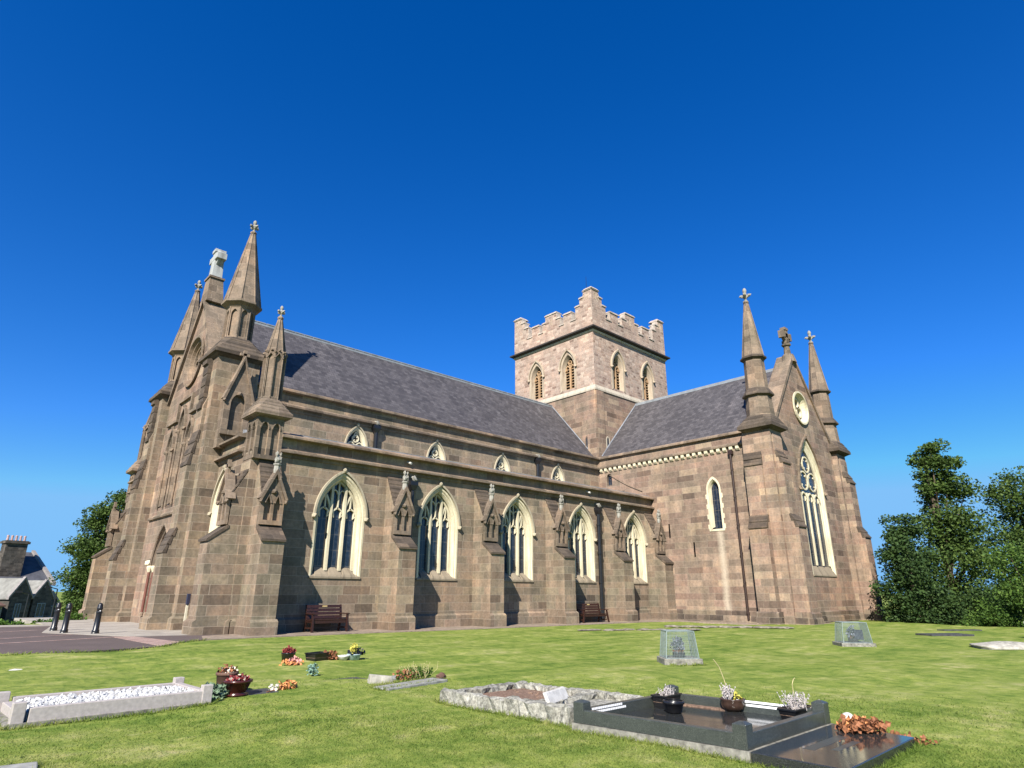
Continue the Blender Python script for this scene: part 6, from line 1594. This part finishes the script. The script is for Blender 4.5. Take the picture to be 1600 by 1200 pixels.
# ================================================================ GRASS (thousands of mown blades, one object)
def in_poly(px, py, poly):
    inside = np.zeros(len(px), bool); n_ = len(poly)
    for i in range(n_):
        x0, y0 = poly[i]; x1, y1 = poly[(i + 1) % n_]
        c = ((y0 > py) != (y1 > py)) & (px < (x1 - x0) * (py - y0) / (y1 - y0 + 1e-12) + x0)
        inside ^= c
    return inside
NB = 420000
az = rng.uniform(R(-12), R(98), NB)
u_ = rng.random(NB)
rad = 2.0 * (13.0 / 2.0) ** u_
keep_p = np.clip(rad / 3.2, 0, 1) * np.clip((13.0 - rad) / 5.0, 0, 1)
bx_ = CAMLOC.x + rad * np.sin(az); by_ = CAMLOC.y + rad * np.cos(az)
ok = (rng.random(NB) < keep_p)
for poly in (ROAD, PATH, [(-6.16, -20.3), (-4.14, -20.3), (-4.36, -18.26), (-6.38, -18.26)], [(-6.16, -21.22), (-4.28, -21.21), (-4.16, -20.3), (-6.16, -20.3)], [(-6.24, -18.12), (-4.56, -18.12), (-4.68, -15.64), (-6.34, -15.64)],
             [(-11.16, -13.74), (-8.84, -13.66), (-8.90, -12.46), (-11.2, -12.5)], [(-6.42, -14.1), (-5.0, -13.9), (-5.0, -13.7), (-6.4, -13.9)], [(-11.85, -16.5), (-11.1, -16.4), (-11.1, -15.95), (-11.85, -16.0)],
             [(16.5, -15.6), (17.6, -15.6), (18.3, -16.6), (17.2, -17.0)], [(-3.7, 0), (33, 0), (33, -8.4), (22, -8.4), (22, -1)], [(0.4, -15.4), (0.9, -15.5), (1.25, -15.0), (0.8, -14.6)]):
    ok &= ~in_poly(bx_, by_, poly)
bx_, by_, rad = bx_[ok], by_[ok], rad[ok]
# untrimmed tufts along the edges of the graves, slabs and path
tx_, ty_ = [], []
for poly, dens in (([(-6.16, -21.22), (-4.26, -21.21), (-4.12, -20.3), (-4.36, -18.24), (-4.56, -18.1), (-4.70, -15.62), (-6.36, -15.62), (-6.26, -18.1), (-6.40, -18.26), (-6.16, -20.32)], 260),
                   ([(-11.18, -13.78), (-8.82, -13.68), (-8.88, -12.44), (-11.22, -12.48)], 200), ([(-6.42, -14.25), (-4.98, -13.95), (-4.98, -13.65), (-6.4, -13.9)], 200),
                   ([(0.35, -15.3), (1.0, -15.6), (1.5, -14.9), (0.9, -14.5)], 120), ([(8.5, -15.7), (8.9, -16.5), (9.5, -16.3), (9.2, -15.5)], 90),
                   ([(-11.87, -16.52), (-11.08, -16.4), (-11.08, -15.93), (-11.87, -15.98)], 220), (LAWN_EDGE, 60)):
    cx_ = sum(p[0] for p in poly) / len(poly); cy_ = sum(p[1] for p in poly) / len(poly)
    pairs = list(zip(poly, poly[1:] + poly[:1])) if dens != 60 else list(zip(poly[:-1], poly[1:]))
    for p, q in pairs:
        L_ = math.hypot(q[0] - p[0], q[1] - p[1]); k_ = int(L_ * dens); t_ = rng.random(k_)
        nx_, ny_ = (q[1] - p[1]) / L_, -(q[0] - p[0]) / L_
        sg = 1 if (nx_ * (p[0] - cx_) + ny_ * (p[1] - cy_)) > 0 or dens == 60 else -1
        off = rng.random(k_) * 0.07 * (0.4 + 0.6 * np.sin(t_ * L_ * 5.0) ** 2)
        tx_.append(p[0] + (q[0] - p[0]) * t_ + sg * nx_ * off); ty_.append(p[1] + (q[1] - p[1]) * t_ + sg * ny_ * off)
tx_, ty_ = np.concatenate(tx_), np.concatenate(ty_)
nlow = len(bx_)
bx_ = np.concatenate([bx_, tx_]); by_ = np.concatenate([by_, ty_]); rad = np.concatenate([rad, np.hypot(tx_ - CAMLOC.x, ty_ - CAMLOC.y)])
nB = len(bx_)
bz_ = ground_z(bx_, by_)
hgt = rng.uniform(0.011, 0.027, nB) * (1 + 0.3 * np.sin(bx_ * 1.7 + by_))
hgt[nlow:] = rng.uniform(0.025, 0.075, nB - nlow)
wid = np.clip(0.0016 * rad, 0.004, 0.03)
hgt = hgt * np.clip(0.8 + rad / 40, 0.8, 1.3)
ang = rng.uniform(0, 2 * np.pi, nB); lean = rng.normal(0, 1.1, (nB, 2)) * hgt[:, None]
ex, ey = np.cos(ang) * wid / 2, np.sin(ang) * wid / 2
V = np.empty((nB, 3, 3), np.float32)
V[:, 0] = np.stack([bx_ - ex, by_ - ey, bz_ - 0.004], 1); V[:, 1] = np.stack([bx_ + ex, by_ + ey, bz_ - 0.004], 1)
V[:, 2] = np.stack([bx_ + lean[:, 0], by_ + lean[:, 1], bz_ + hgt], 1)
me = bpy.data.meshes.new('grass')
me.vertices.add(nB * 3); me.vertices.foreach_set('co', V.ravel())
me.loops.add(nB * 3); me.loops.foreach_set('vertex_index', np.arange(nB * 3, dtype=np.int32))
me.polygons.add(nB); me.polygons.foreach_set('loop_start', np.arange(0, nB * 3, 3, dtype=np.int32)); me.polygons.foreach_set('loop_total', np.full(nB, 3, dtype=np.int32))
me.materials.append(M['blades']); me.update()
grass = bpy.data.objects.new('grass', me); COL.objects.link(grass)
grass['kind'] = 'stuff'; grass['label'] = 'mown green lawn grass with straw coloured patches'; grass['category'] = 'grass'
